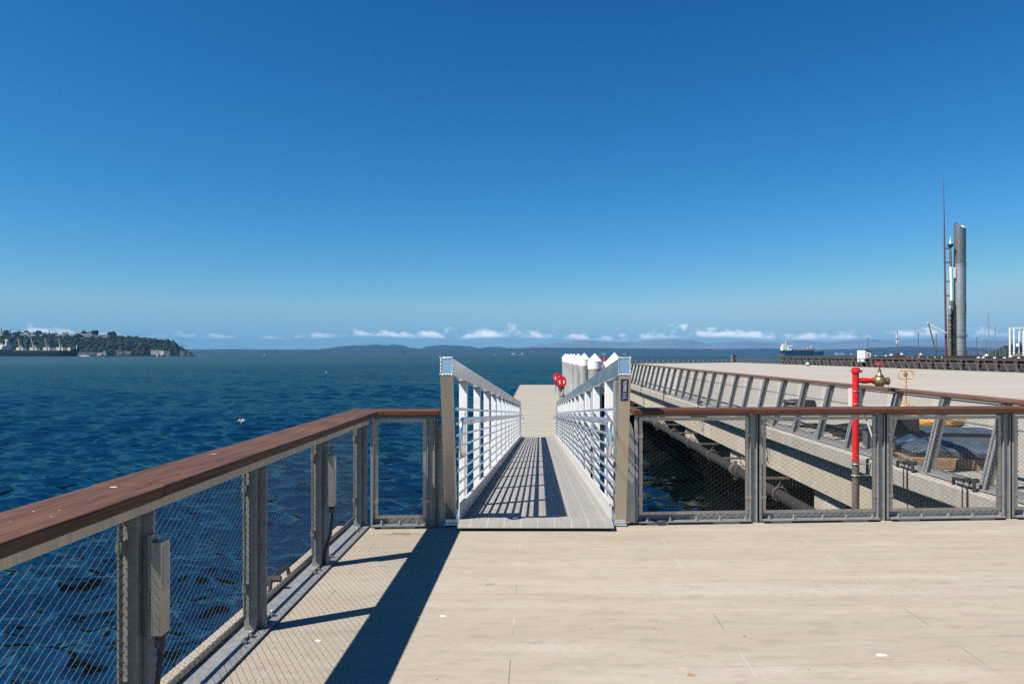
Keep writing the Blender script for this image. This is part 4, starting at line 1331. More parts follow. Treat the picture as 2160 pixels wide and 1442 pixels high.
MB().box(-14, 60, -6, 14, -3.2, 1.75).build('deck', MAT['timber'], ft)
b = MB()
for i in range(37):
    b.box(-14 + i * 2, -13.9 + i * 2, -5.9, -5.8, 1.75, 2.75)
b.box(-14, 60, -5.9, -5.82, 2.72, 2.78); b.box(-14, 60, -5.9, -5.82, 2.2, 2.24)
b.build('rail', MAT['slate'], ft)
DZ = 1.2
# the tall cylinder with a perforated, slanted top
q = 150 / F
ct = thing('steel_cylinder_tower', 'tall grey steel cylinder with perforated upper part and slanted open top', 'tower', PX(2024.7, 747, 150))
ct.location.z = DZ
def Z150(py): return H - (py - 747) * q - DZ
r = 1.10
prof = []
z = Z150(752)
prof = [(r, 0)]
zz = 0.02
while zz < Z150(558) - 0.2:
    prof += [(r, zz), (r + 0.035, zz + 0.12), (r, zz + 0.24)]; zz += 0.26
o = MB().lathe(prof, n=48).build('ribbed_shaft', MAT['ribbed'], ct)
n = 28; z0 = Z150(559); z1 = Z150(480); rows = 42
vs = []; fs = []
for i in range(rows + 1):
    for k in range(n):
        a = 2 * math.pi * (k + 0.0) / n
        tw_ = a
        x, y = r * math.cos(tw_), r * math.sin(tw_)
        zt = z1 + 0.40 - x / r * 0.40 + y / r * 0.60
        vs.append((x, y, z0 + (zt - z0) * i / rows))
for i in range(rows):
    for k in range(n):
        if (i + k) % 2 == 0 or i == rows - 1:
            fs.append((i * n + k, i * n + (k + 1) % n, (i + 1) * n + (k + 1) % n, (i + 1) * n + k))
b = MB().add(vs, fs, True)
ps = b.build('perforated_section', MAT['ribbed'], ct)
md = ps.modifiers.new('solid', 'SOLIDIFY'); md.thickness = 0.06
b = MB()
cv = []
for k in range(24):
    a = 2 * math.pi * k / 24; cv.append((r * .86 * math.cos(a), r * .86 * math.sin(a), z0))
for k in range(24):
    a = 2 * math.pi * k / 24; cv.append((r * .86 * math.cos(a), r * .86 * math.sin(a), z1 - 1.5 - math.cos(a) * 0.344 + math.sin(a) * 0.516))
for k in range(24):
    a = 2 * math.pi * k / 24; cv.append((r * .9 * math.cos(a), r * .9 * math.sin(a), z1 + 0.34 - math.cos(a) * 0.36 + math.sin(a) * 0.54))
b.add(cv, [(k, (k + 1) % 24, 48 + (k + 1) % 24, 48 + k) for k in range(24)] + [list(range(24, 48)), list(range(24))[::-1]])
b.build('shade_liner', MAT['slate'], ct)  # added liner; its slate colour stands for the shade inside the cylinder
rim = MB().tube([(r * math.cos(a), r * math.sin(a), z1 + 0.40 - math.cos(a) * 0.40 + math.sin(a) * 0.60) for a in [k * math.pi / 18 for k in range(36)]], 0.05, 6, closed=True)
rim.build('rim', MAT['ribbed'], ct)
b = MB()
for py in (706, 709.5):
    zc = Z150(py)
    b.lathe([(r + 0.03, zc - 0.1), (r + 0.16, zc - 0.1), (r + 0.16, zc + 0.1), (r + 0.03, zc + 0.1)], n=36)
    b.box(-2.6, -1.0, -0.3, -0.15, zc - 0.1, zc + 0.1); b.box(1.0, 1.45, -0.3, -0.15, zc - 0.08, zc + 0.08)
b.build('clamp_ring', MAT['ribbed'], ct)
MB().lathe([(r + 0.03, Z150(560)), (r + 0.08, Z150(560)), (r + 0.08, Z150(557)), (r + 0.03, Z150(557))], n=36).build('joint_ring', MAT['ribbed'], ct)
MB().lathe([(r + 0.02, Z150(663)), (r + 0.042, Z150(663)), (r + 0.042, Z150(637)), (r + 0.02, Z150(637))], n=48).build('shaft_band', MAT['galv'], ct)
MB().box(-2.9, 3.6, -1.6, 1.6, -1.0, 0.15).build('plinth', MAT['timber'], ct)

mt_ = thing('maroon_spire', 'very tall thin maroon spire tapering to a point left of the steel cylinder', 'mast', PX(1995.4, 747, 149.0))
mt_.location.z = DZ
MB().tube([(0, 0, 0), (-0.05, 0, 6), (-0.30, 0, 22), (-0.48, 0, Z150(376))], [0.23, 0.22, 0.16, 0.025], 12).build('spire', MAT['maroon'], mt_)
pt = thing('beacon_pole', 'slender brown and white timber beacon pole with dark bowl and white cone top', 'pole', PX(2004.6, 747, 149.4))
pt.location.z = DZ
def Z149(py): return H - (py - 747) * 149.4 / F - DZ
MB().tube([(0.42, 0, 0), (0.30, 0, Z149(634))], [0.42, 0.40], 14).build('lower_pile', MAT['brown'], pt)
MB().tube([(-0.38, -0.55, 0), (-0.40, -0.45, Z149(664))], [0.32, 0.30], 12).build('front_pile', MAT['brown'], pt)
b = MB()
for pa, pb in ((663, 651), (673, 670), (687, 684), (695, 693), (719, 715)):
    b.lathe([(0.345, Z149(pa)), (0.345, Z149(pb))], (-0.39, -0.5, 0), 14)
b.lathe([(0.33, Z149(652)), (0.31, Z149(649)), (0.2, Z149(646.3)), (0.0, Z149(645))], (-0.39, -0.5, 0), 14)
b.build('pile_band', MAT['ribbed'], pt)
MB().tube([(0.26, 0, Z149(638)), (0.10, 0, Z149(563))], 0.25, 12).build('white_pole', MAT['shipwhite'], pt)
MB().tube([(0.10, 0, Z149(563)), (0.02, 0, Z149(545)), (-0.02, 0, Z149(520))], [0.22, 0.24, 0.2], 12).build('upper_pole', MAT['brown'], pt)
MB().lathe([(0.22, Z149(523)), (0.50, Z149(519)), (0.58, Z149(515)), (0.40, Z149(514.6))], (0, 0, 0), 18).build('bowl', MAT['slate'], pt)
MB().lathe([(0.22, Z149(514.5)), (0.06, Z149(505)), (0.05, Z149(500)), (0, Z149(499.5))], (0, 0, 0), 12).build('cone_top', MAT['shipwhite'], pt)
b = MB()
for py in (524, 553.5, 593.5, 623.5):
    zc = Z149(py); b.box(-1.05 - (py - 623) * -0.001, -0.12, -0.08, 0.08, zc - 0.10, zc + 0.10)
b.build('bracket', MAT['slate'], pt)
b = MB().box(0.55, 1.1, -0.05, 0.05, Z149(586), Z149(564)); b.build('white_panel', MAT['shipwhite'], pt)
dv = thing('davit', 'pale triangular boom and strut leaning out left of the maroon spire', 'crane', PX(1995, 747, 148.4)); dv.location.z = DZ
def RX(px, py): return ((px - 1995) * 148.4 / F, 0, H - (py - 747) * 148.4 / F - DZ)
MB().bar(RX(1996, 702), RX(1957, 681), 0.16, 0.22).build('boom', MAT['shipwhite'], dv)
MB().bar(RX(1958.5, 681), RX(1975, 746), 0.16, 0.20).build('strut', MAT['brown'], dv)

kk = thing('kiosk', 'white box kiosk with dark sloping roof beyond the far right railing', 'kiosk', (45.6, 103.5, 0.5), R(-8))
MB().box(-0.45, 0.40, -0.45, 0.45, 0.0, 1.62).build('body', MAT['white'], kk, bevel=0.02)
MB().box(0.402, 1.15, -0.40, 0.45, 0.55, 1.48).build('side_cabinet', MAT['palewall'], kk, bevel=0.02)
MB().prism([(0.35, 1.70), (1.25, 1.42), (1.25, 1.49), (0.35, 1.80)], -0.5, 0.5, 'y').build('roof', MAT['slate'], kk)
MB().box(0.70, 0.85, -0.41, -0.402, 0.75, 1.2).build('dark_slot', MAT['black'], kk)
MB().box(-0.5, 1.2, -0.5, 0.9, -0.12, -0.005).build('bracket_shelf', MAT['timber'], kk)
for px, lab in ((1846, ''),): pass
lamp0 = None
def lamp(px, top, Yd, label, head):
    p = PX(px, 747, Yd); base = 0.0
    t = thing('lamp_post', label, 'lamp post', (p.x, p.y, base), 0, 'lamp posts beyond the timber wall')
    zt = H - (top - 747) * Yd / F - base
    MB().tube([(0, 0, -4.0), (0, 0, zt)], [0.11, 0.075], 10).build('pole', MAT['oldpipe'], t)
    if head == 'arm':
        MB().box(-0.75, 0.05, -0.1, 0.1, zt, zt + 0.12).build('lamp_head', MAT['palewall'], t, bevel=0.03)
    elif head == 'boxes':
        b = MB(); 
        for z, s in ((zt - 1.2, 0.26), (zt - 1.6, 0.22), (zt - 2.3, 0.26), (zt - 2.7, 0.2)):
            b.box(-s, s, -0.2, 0.2, z, z + 0.3)
        b.build('camera_boxes', MAT['palewall'], t, bevel=0.05)
        MB().box(-0.30, 0.30, -0.25, 0.25, 0.9, 1.9).build('control_box', MAT['slate'], t)
    else:
        MB().lathe([(0.05, zt), (0.16, zt + 0.1), (0.1, zt + 0.25), (0, zt + 0.3)], n=10).build('lamp_head', MAT['palewall'], t)
    return t
lamp(1831, 711, 175, 'thin plain lamp post just behind the white kiosk', 'ball')
lamp(1893, 697, 150, 'thick pole with stacked pale boxes right of the white kiosk', 'boxes')
lamp(1937, 700, 150, 'slim lamp post with head pointing left, left of the triangular boom', 'arm')
lamp(1975, 704, 160, 'slim lamp post seen behind the triangular boom', 'arm')
lamp(2060, 712, 165, 'slim lamp post just right of the steel cylinder', 'arm')
lamp(2080, 714, 185, 'thin lamp post beside the tallest sailboat mast', 'arm')

# marina
def sailboat(px, top, Yd, label, spr, ketch=0):
    p = PX(px, 747, Yd)
    t = thing('sailboat', label, 'sailboat', (p.x, p.y, WZ), R(rr.uniform(-25, 25)), 'sailboats moored in the marina')
    zt = H - (top - 747) * Yd / F - WZ
    l = max(6, zt * 0.8)
    sec = []
    vs = []; fs = []
    for i in range(9):
        u = i / 8; y = -l / 2 + l * u
        wdt = 0.17 * l * math.sin(min(1, 0.35 + u * .75) * math.pi) ** .7 if u < 1 else 0.02
        wdt = max(0.03, wdt)
        zs = 1.0 + 0.5 * u
        vs += [(-wdt, y, zs), (-wdt * .7, y, 0.0), (0, y, -0.35), (wdt * .7, y, 0.0), (wdt, y, zs)]
    for i in range(8):
        for k in range(4): fs.append((i * 5 + k, i * 5 + k + 1, i * 5 + 6 + k, i * 5 + 5 + k))
        fs.append((i * 5 + 4, i * 5, i * 5 + 5, i * 5 + 9))
    MB().add(vs, fs, True).build('hull', MAT['shipwhite'], t)
    MB().box(-0.09 * l, 0.09 * l, -l * .15, l * .2, 1.1, 1.9).build('cabin', MAT['palewall'], t, bevel=0.1)
    b = MB().tube([(0, 0, 1.0), (0, 0, zt)], 0.075 + zt * .002, 6)
    for f in spr: b.bar((-0.06 * l, 0, zt * f), (0.06 * l, 0, zt * f), 0.06, 0.06)
    b.tube([(0, 0, 2.4), (0, -l * .42, 2.5)], 0.12, 6)
    b.build('mast', MAT['galv'], t)
    b = MB().tube([(0, 0, zt), (0, l * .5, 1.5)], 0.02, 4); b.tube([(0, 0, zt), (0, -l * .5, 1.2)], 0.02, 4)
    b.build('stays', MAT['galv'], t)
sailboat(2085.5, 661, 250, 'sailboat with the tallest mast of the marina right of the steel cylinder', (0.5, 0.75))
sailboat(2099.5, 686, 260, 'sailboat with cross-tree mast, second tallest, right of the tallest mast', (0.55,))
sailboat(2109, 716, 280, 'small sailboat right of the mast with the cross-tree', (0.6,))
sailboat(2116, 721, 290, 'sailboat with short mast left of the leaning white spars', (0.6,))
sailboat(2126, 712, 275, 'sailboat with mast close to the leaning white spars', (0.6,))
sailboat(2132, 698, 262, 'sailboat just left of the white boat hoist', (0.5,))
for i, px in enumerate((2042, 2046, 2051, 2055, 2065, 2069, 2073, 2090, 2094, 2104, 2121, 2137, 2146, 2155)):
    sailboat(px, rr.uniform(733, 740), rr.uniform(330, 420), 'tiny distant sailboat in the packed marina at far right', (0.6,))
hl = thing('boat_hoist', 'tall white boat hoist frame at the far right edge', 'hoist', PX(2149, 747, 240)); hl.location.z = -1.0
def HZ(py): return H - (py - 747) * 240 / F + 1.0
b = MB()
for x in (-1.55, 1.55):
    b.box(x - 0.16, x + 0.16, -0.2, 0.2, 0, HZ(690)); b.box(x - 0.16, x + 0.16, 1.9, 2.3, 0, HZ(690.6))
b.build('leg', MAT['shipwhite'], hl)
b = MB().box(-1.385, 1.385, -0.2, 0.2, HZ(692.5), HZ(690.0)); b.box(-1.385, 1.385, 1.9, 2.3, HZ(693), HZ(690.6))
b.build('cross_beam', MAT['shipwhite'], hl)
bo = thing('boat', 'blue-hulled boat hanging in the white hoist at far right', 'boat', PX(2153, 737, 243), R(80))
vs = []; fs = []
for i in range(9):
    u = i / 8; y = -3.4 + 7.4 * u; w_ = max(0.03, 1.35 * (1 - max(0, u - .4) ** 2 * 2.75)); zs = 0.7 + 0.45 * u
    vs += [(-w_, y, zs), (-w_ * .85, y, -0.2), (0, y, -0.9 + .5 * u), (w_ * .85, y, -0.2), (w_, y, zs)]
for i in range(8):
    for k_ in range(4): fs.append((i * 5 + k_, i * 5 + k_ + 1, i * 5 + 6 + k_, i * 5 + 5 + k_))
    fs.append((i * 5 + 4, i * 5, i * 5 + 5, i * 5 + 9))
fs.append((0, 1, 2, 3, 4))
MB().add(vs, fs, True).build('hull', MAT['bluetarp'], bo)
MB().box(-0.9, 0.9, -2.2, 1.4, 0.72, 1.9).build('cabin', MAT['shipwhite'], bo, bevel=0.2)
mb_ = thing('motorboat', 'small white motorboat on the water left of the white kiosk', 'motorboat', PX(1804, 750, 420), R(90)); mb_.location.z = WZ
vs = []; fs = []
for i in range(7):
    u = i / 6; y = -3.6 + 7.2 * u; w_ = max(0.04, 1.2 * (1 - u ** 3)); zs = 0.8 + 0.4 * u
    vs += [(-w_, y, zs), (-w_ * .8, y, 0), (w_ * .8, y, 0), (w_, y, zs)]
for i in range(6):
    for k_ in range(3): fs.append((i * 4 + k_, i * 4 + k_ + 1, i * 4 + 5 + k_, i * 4 + 4 + k_))
    fs.append((i * 4 + 3, i * 4, i * 4 + 4, i * 4 + 7))
fs.append((0, 1, 2, 3))
MB().add(vs, fs).build('hull', MAT['shipwhite'], mb_)
MB().box(-0.8, 0.8, -2.0, 0.6, 0.9, 1.9).build('cabin', MAT['shipwhite'], mb_, bevel=0.15)

# ------------------------------------------------------------------ cargo ships
def hull_mesh(Lg, Bm, dk, rake=0.035, fc=0.07, fch=2.5):
    """bow at +x end, length Lg, deck height dk"""
    vs = []; fs = []; n = 26
    for i in range(n + 1):
        u = i / n
        wt = Bm / 2 * (1 - max(0, (u - 0.86) / 0.14) ** 2.2) * (1 - 0.45 * max(0, (0.06 - u) / 0.06) ** 1.5)
        wb = Bm / 2 * (1 - max(0, (u - 0.80) / 0.20) ** 1.8) * (1 - 0.75 * max(0, (0.10 - u) / 0.10) ** 1.5)
        wt = max(.05, wt); wb = max(.03, wb)
        zt = dk + (fch if u > 1 - fc else 0) + 1.2 * max(0, u - .8) / .2
        xt = Lg * u + rake * Lg * max(0, (u - .9) / .1)
        xb = Lg * u - (0.02 * Lg * max(0, (0.04 - u) / .04) * -1)
        vs += [(xt, -wt, zt), (xb + (xt - xb) * .5, -(wt + wb) / 2, dk * .45), (xb, -wb, -0.5), (xb, wb, -0.5), (xb + (xt - xb) * .5, (wt + wb) / 2, dk * .45), (xt, wt, zt)]
    for i in range(n):
        for k in range(5): fs.append((i * 6 + k, i * 6 + k + 1, i * 6 + 7 + k, i * 6 + 6 + k))
        fs.append((i * 6 + 5, i * 6, i * 6 + 6, i * 6 + 11))
    fs.append(tuple(range(6)))
    fs = [f[::-1] for f in fs]
    return MB().add(vs, fs)
YS = 1600.0; q = YS / F
sh = thing('bulk_carrier', 'long dark blue bulk carrier with four raised deck cranes off the left hillside', 'cargo ship', ((-62 - 1130) * q, YS, WZ))
Lg = 224 * q
def SX(px): return (px + 62) * q
def SZ(py): return H - (py - 747) * q - WZ
hull_mesh(Lg, 26, SZ(739.5), 0.03, 0.06, 2.2).build('hull', MAT['hullnavy'], sh)
b = MB()
b.box(SX(-36), SX(6), -12, 12, SZ(739.4), SZ(733)); b.box(SX(-20), SX(10), -13, 13, SZ(733), SZ(729.5)); b.box(SX(2), SX(20), -12, 12, SZ(729.4), SZ(727.5)); b.box(SX(6), SX(14), -14, 14, SZ(736), SZ(729.5))
b.build('superstructure', MAT['shipwhite'], sh)
MB().box(SX(-14), SX(1.8), -6, 6, SZ(729.4), SZ(723)).build('funnel', MAT['shipbuff'], sh)
b = MB(); b.tube([(SX(13), 0, SZ(727.4)), (SX(13), 0, SZ(716))], [1.4, .8], 8); b.bar((SX(10), 0, SZ(718)), (SX(17), 0, SZ(718)), 1.2, 1.2); b.bar((SX(11.5), 0, SZ(716)), (SX(14.5), 0, SZ(716)), 1.5, 2.0)
b.build('mast', MAT['shipwhite'], sh)
cr = None
for k, (px, lean) in enumerate(((45, -4), (73.5, -4.5), (101.5, -3.6), (129.3, -2.6))):
    b = MB(); b.box(SX(px - 3.7), SX(px + 3.3), -11, 4, SZ(739.3), SZ(732.3)); b.build('crane_house', MAT['shipbuff'], sh)
    b = MB(); b.bar((SX(px + 2), -8, SZ(732.2)), (SX(px + 2 + lean), -8, SZ(714)), 1.1, 1.1); b.bar((SX(px + 4), -5, SZ(730)), (SX(px + 2 + lean), -8, SZ(714)), 0.6, 0.6)
    b.bar((SX(px + 3.2), -6, SZ(732.2)), (SX(px + 3.2), -6, SZ(728)), 3.2, 2.4); b.build('crane_jib', MAT['palewall'], sh)
    MB().box(SX(px + 7), SX(px + 9.4), -10, 3, SZ(739.3), SZ(733.5)).build('hatch_post', MAT['shipwhite'], sh)
MB().box(SX(148), SX(154.5), -10, 4, SZ(739.3), SZ(732.8)).build('crane_house', MAT['shipbuff'], sh)
MB().box(SX(112), SX(124), -6, 6, SZ(739.3), SZ(734)).build('hatch_cover', MAT['galv'], sh)
b = MB(); b.tube([(SX(162), 0, SZ(737)), (SX(162), 0, SZ(728.5))], 0.9, 6); b.build('foremast', MAT['shipwhite'], sh)
b = MB()
for k in range(30): b.box(SX(36 + k * 3.6), SX(38.6 + k * 3.6), -12.6, -12.2, SZ(739.4), SZ(738.4))
b.build('bulwark', MAT['galv'], sh)

YS2 = 2600.0; q2 = YS2 / F
s2 = thing('cargo_ship', 'dark blue cargo ship with white bridge and pale green funnel block beyond the pier', 'cargo ship', ((1645 - 1130) * q2, YS2, WZ))
def TX(px): return (px - 1645) * q2
def TZ(py): return H - (py - 747) * q2 - WZ
hull_mesh(71 * q2, 24, TZ(739), 0.02, 0.08, 4).build('hull', MAT['hullnavy'], s2)
MB().box(TX(1645.2), TX(1656), -11.9, 6, 0.2, TZ(744.5)).build('stern_panel', MAT['redlead'], s2)
MB().box(TX(1650), TX(1656.5), -12.5, 8, TZ(738), TZ(724.5)).build('funnel_block', MAT['shipgreen'], s2)
b = MB(); b.box(TX(1648), TX(1650 - .1), -12, 10, TZ(738.9), TZ(731)); b.box(TX(1657), TX(1662), -13, 13, TZ(738.9), TZ(728)); b.box(TX(1658), TX(1669.5), -13.5, 13.5, TZ(731), TZ(728.2)); b.box(TX(1662.2), TX(1667), -12, 12, TZ(738.8), TZ(731.2))
b.build('bridge', MAT['shipwhite'], s2)
b = MB(); b.tube([(TX(1657.5), 0, TZ(728)), (TX(1657.5), 0, TZ(719.5))], 1.0, 6); b.build('mast', MAT['shipwhite'], s2)
b = MB(); b.box(TX(1671), TX(1716), -12, 12, TZ(739.2), TZ(737.2)); b.box(TX(1703), TX(1717), -10, 10, TZ(737.1), TZ(735)); b.build('deck_gear', MAT['brown'], s2)
b = MB(); b.tube([(TX(1710.5), 0, TZ(737)), (TX(1710.5), 0, TZ(729))], 1.0, 6); b.tube([(TX(1704), 0, TZ(737)), (TX(1704), 0, TZ(732.5))], 1.4, 6); b.build('foremast', MAT['shipwhite'], s2)
YS3 = 3300.0; q3 = YS3 / F
s3 = thing('tanker', 'hazy blue-grey ship half hidden behind the dark cargo ship', 'ship', ((1660 - 1130) * q3, YS3, WZ))
hull_mesh(77 * q3, 30, (747 - 741.5) * q3 + 4, 0.02, 0.1, 3.5).build('hull', MAT['hullnavy'], s3)
b = MB(); b.tube([((1731 - 1660) * q3, 0, 14), ((1731 - 1660) * q3, 0, 34)], 1.2, 6); b.bar(((1716 - 1660) * q3, 0, 22), ((1730 - 1660) * q3, 0, 22), 1.5, 2.5); b.build('deck_gear', MAT['galv'], s3)
for i, (px, Yd, hh, lab) in enumerate(((557, 2900, 12, 'tiny white sail on the horizon left of the wooded island'), (1044, 3400, 12, 'tiny white sail near the horizon above the gangway'), (1095, 3600, 10, 'tiny white sail near the horizon right of the gangway centre'))):
    p = PX(px, 747, Yd)
    t = thing('sailing_yacht', lab, 'sailboat', (p.x, p.y, WZ)); t.scale = (.55, .55, .55)
    MB().prism([(-0.6, 1.5), (4.0, 1.8), (-0.3, hh)], -0.06, 0.06, 'y').build('sail', MAT['white'], t)
    MB().prism([(-4.5, 1.2), (-4, 0), (4, 0), (5.2, 1.4)], -1, 1, 'y').build('hull', MAT['shipwhite'], t)
    MB().tube([(-0.7, 0, 1), (-0.7, 0, hh + .5)], 0.1, 6).build('mast', MAT['galv'], t)

# ------------------------------------------------------------------ hills
def forest_mat(name, stops, scale):
    m, t, b = newmat(name)
    f = tnoise(t, scale, (1, 1, 1), 3, 0.6)
    t.links.new(ramp(t, f, stops), b.inputs['Base Color'])
    b.inputs['Roughness'].default_value = 0.95; b.inputs['Specular IOR Level'].default_value = 0.1
    return m
MAT['forest'] = forest_mat('mixed_forest', [(0.3, (0.007, 0.013, 0.009)), (0.5, (0.013, 0.022, 0.012)), (0.72, (0.032, 0.036, 0.016))], 0.035)
MAT['farland'] = forest_mat('far_woodland', [(0.3, (0.008, 0.014, 0.014)), (0.6, (0.015, 0.022, 0.021)), (0.8, (0.045, 0.048, 0.045))], 0.006)
MAT['rock'] = forest_mat('mountain_rock', [(0.3, (0.085, 0.115, 0.145)), (0.7, (0.13, 0.165, 0.20))], 0.0015)
MAT['trunk'] = pbr('bark', (0.05, 0.035, 0.025), (0.03, 0.022, 0.016), 0.9, 0, 2)

def interp(prof, x):
    if x <= prof[0][0]: return prof[0][1]
    for (a, ya), (b_, yb) in zip(prof[:-1], prof[1:]):
        if x <= b_:
            u = (x - a) / (b_ - a); u = u * u * (3 - 2 * u) * .6 + u * .4
            return ya + (yb - ya) * u
    return prof[-1][1]

def ridge(name, prof, Y, depth, step, nz, amp, mat, kind='structure', drop=0.0):
    x0, x1 = prof[0][0], prof[-1][0]
    n = int((x1 - x0) / step)
    vs = []; fs = []
    for i in range(n + 1):
        px = x0 + (x1 - x0) * i / n
        Yt = Y + depth
        top = H - (interp(prof, px) + drop - 747) * Yt / F
        if nz: top += amp * Yt / F * (mnoise.noise(Vector((px * nz, 1.3, 0))) + 0.6 * mnoise.noise(Vector((px * nz * 3.1, 5.3, 0))) + 0.4 * mnoise.noise(Vector((px * nz * 7.3, 9.3, 0))))
        top = max(top, WZ + 0.5)
        for k, (dy, fz) in enumerate(((0, 0), (0.0, 0.06), (0.25, 0.55), (0.6, 0.9), (1.0, 1.0), (1.6, 0.8), (2.2, 0.0))):
            zz = (WZ - 0.5) + (top - WZ + 0.5) * fz
            if 0 < k < 4: zz += amp * Y / F * 1.2 * mnoise.noise(Vector((px * nz * 2, k * 3.1, 2))) * fz
            vs.append(((px - 1130) * (Y + depth * dy) / F, Y + depth * dy, zz))
    for i in range(n):
        for k in range(6): fs.append((i * 7 + k, i * 7 + 7 + k, i * 7 + 8 + k, i * 7 + 1 + k))
    o = MB().add(vs, fs, True).build(name, mat)
    tag(o, kind=kind)
    return o
hillp = [(-520, 712), (-300, 703), (-100, 702), (0, 701), (60, 703), (100, 706), (160, 706.5), (200, 706), (240, 709), (300, 714), (340, 718), (362, 722), (380, 731), (392, 740), (402, 744.6), (412, 746.3), (418, 748.5)]
YH = 1800.0
KH = YH / 3000.0
DH = 260 * KH
ridge('hills', hillp, YH, DH, 3.0, 0.05, 0.5, MAT['forest'], drop=3.0)

def ico(sub):
    bm = bmesh.new(); bmesh.ops.create_icosphere(bm, subdivisions=sub, radius=1.0)
    v = np.array([list(x.co) for x in bm.verts]); f = np.array([[y.index for y in x.verts] for x in bm.faces]); bm.free()
    return v, f
IV, IF = ico(2)
JV, JF = ico(1)
def clumps(name, items, mat, seed, parent=None, jit=0.28, extra=()):
    """many small ragged leaf masses in one mesh; items = (x, y, z, r, height factor)"""
    rg = np.random.default_rng(seed)
    vs = []; fs = []; off = 0
    for (x, y, z, r, hf) in items:
        j = 1 + rg.uniform(-jit, jit, (len(IV), 1))
        p = IV * j * r
        p[:, 2] *= hf
        vs.append(p + (x, y, z)); fs.append(IF + off); off += len(IV)
    for (x, y, z, r, hf) in extra:
        p = JV * (1 + rg.uniform(-.4, .4, (len(JV), 1))) * r
        p[:, 2] *= hf
        vs.append(p + (x, y, z)); fs.append(JF + off); off += len(JV)
    V = np.concatenate(vs); Fc = np.concatenate(fs)
    me = bpy.data.meshes.new(name)
    me.vertices.add(len(V)); me.vertices.foreach_set('co', V.astype(np.float32).ravel())
    me.loops.add(Fc.size); me.loops.foreach_set('vertex_index', Fc.astype(np.int32).ravel())
    me.polygons.add(len(Fc)); me.polygons.foreach_set('loop_start', np.arange(0, Fc.size, 3, dtype=np.int32))
    me.update(calc_edges=True); me.materials.append(mat)
    o = bpy.data.objects.new(name, me); COL.objects.link(o)
    if parent is not None: o.parent = parent
    return o
rg = random.Random(21)
items = []
def hill_z(px, dyf):
    top = H - (interp(hillp, px) + 3.0 - 747) * (YH + DH) / F
    fz = np.interp(dyf, [0, 0.25, 0.6, 1.0], [0.06, 0.55, 0.9, 1.0])
    return WZ + (top - WZ) * fz
for i in range(3400):
    px = rg.uniform(-520, 404); dyf = rg.random() ** 0.9
    z = hill_z(px, dyf)
    if z < WZ + 2.4: continue
    yy = YH + DH * dyf
    if 703 < 747 - (z - H) / yy * F < 716.5 and rg.random() < 0.80 and px < 275: continue
    r = rg.uniform(4.5, 9.5) * KH
    if px > 372: r *= 0.7
    items.append(((px - 1130) * yy / F, yy, z + r * .5, r, rg.uniform(.8, 1.3)))
for i in range(120):
    px = rg.uniform(176, 408); yy = YH - rg.uniform(16, 20)
    r = rg.uniform(1.2, 2.6)
    items.append(((px - 1130) * yy / F, yy, WZ + r * .6, r, 1.1))
small = []
for (x, y, z, r, hf) in items:
    for k in range(5):
        a = rg.uniform(0, 6.283); e = rg.uniform(-.1, 1.2)
        small.append((x + r * .95 * math.cos(a) * math.cos(e), y + r * .95 * math.sin(a) * math.cos(e), z + r * hf * .95 * math.sin(e), r * rg.uniform(.16, .36), rg.uniform(.8, 1.5)))
o = clumps('woodland', items, MAT['forest'], 5, extra=small); tag(o, kind='stuff')

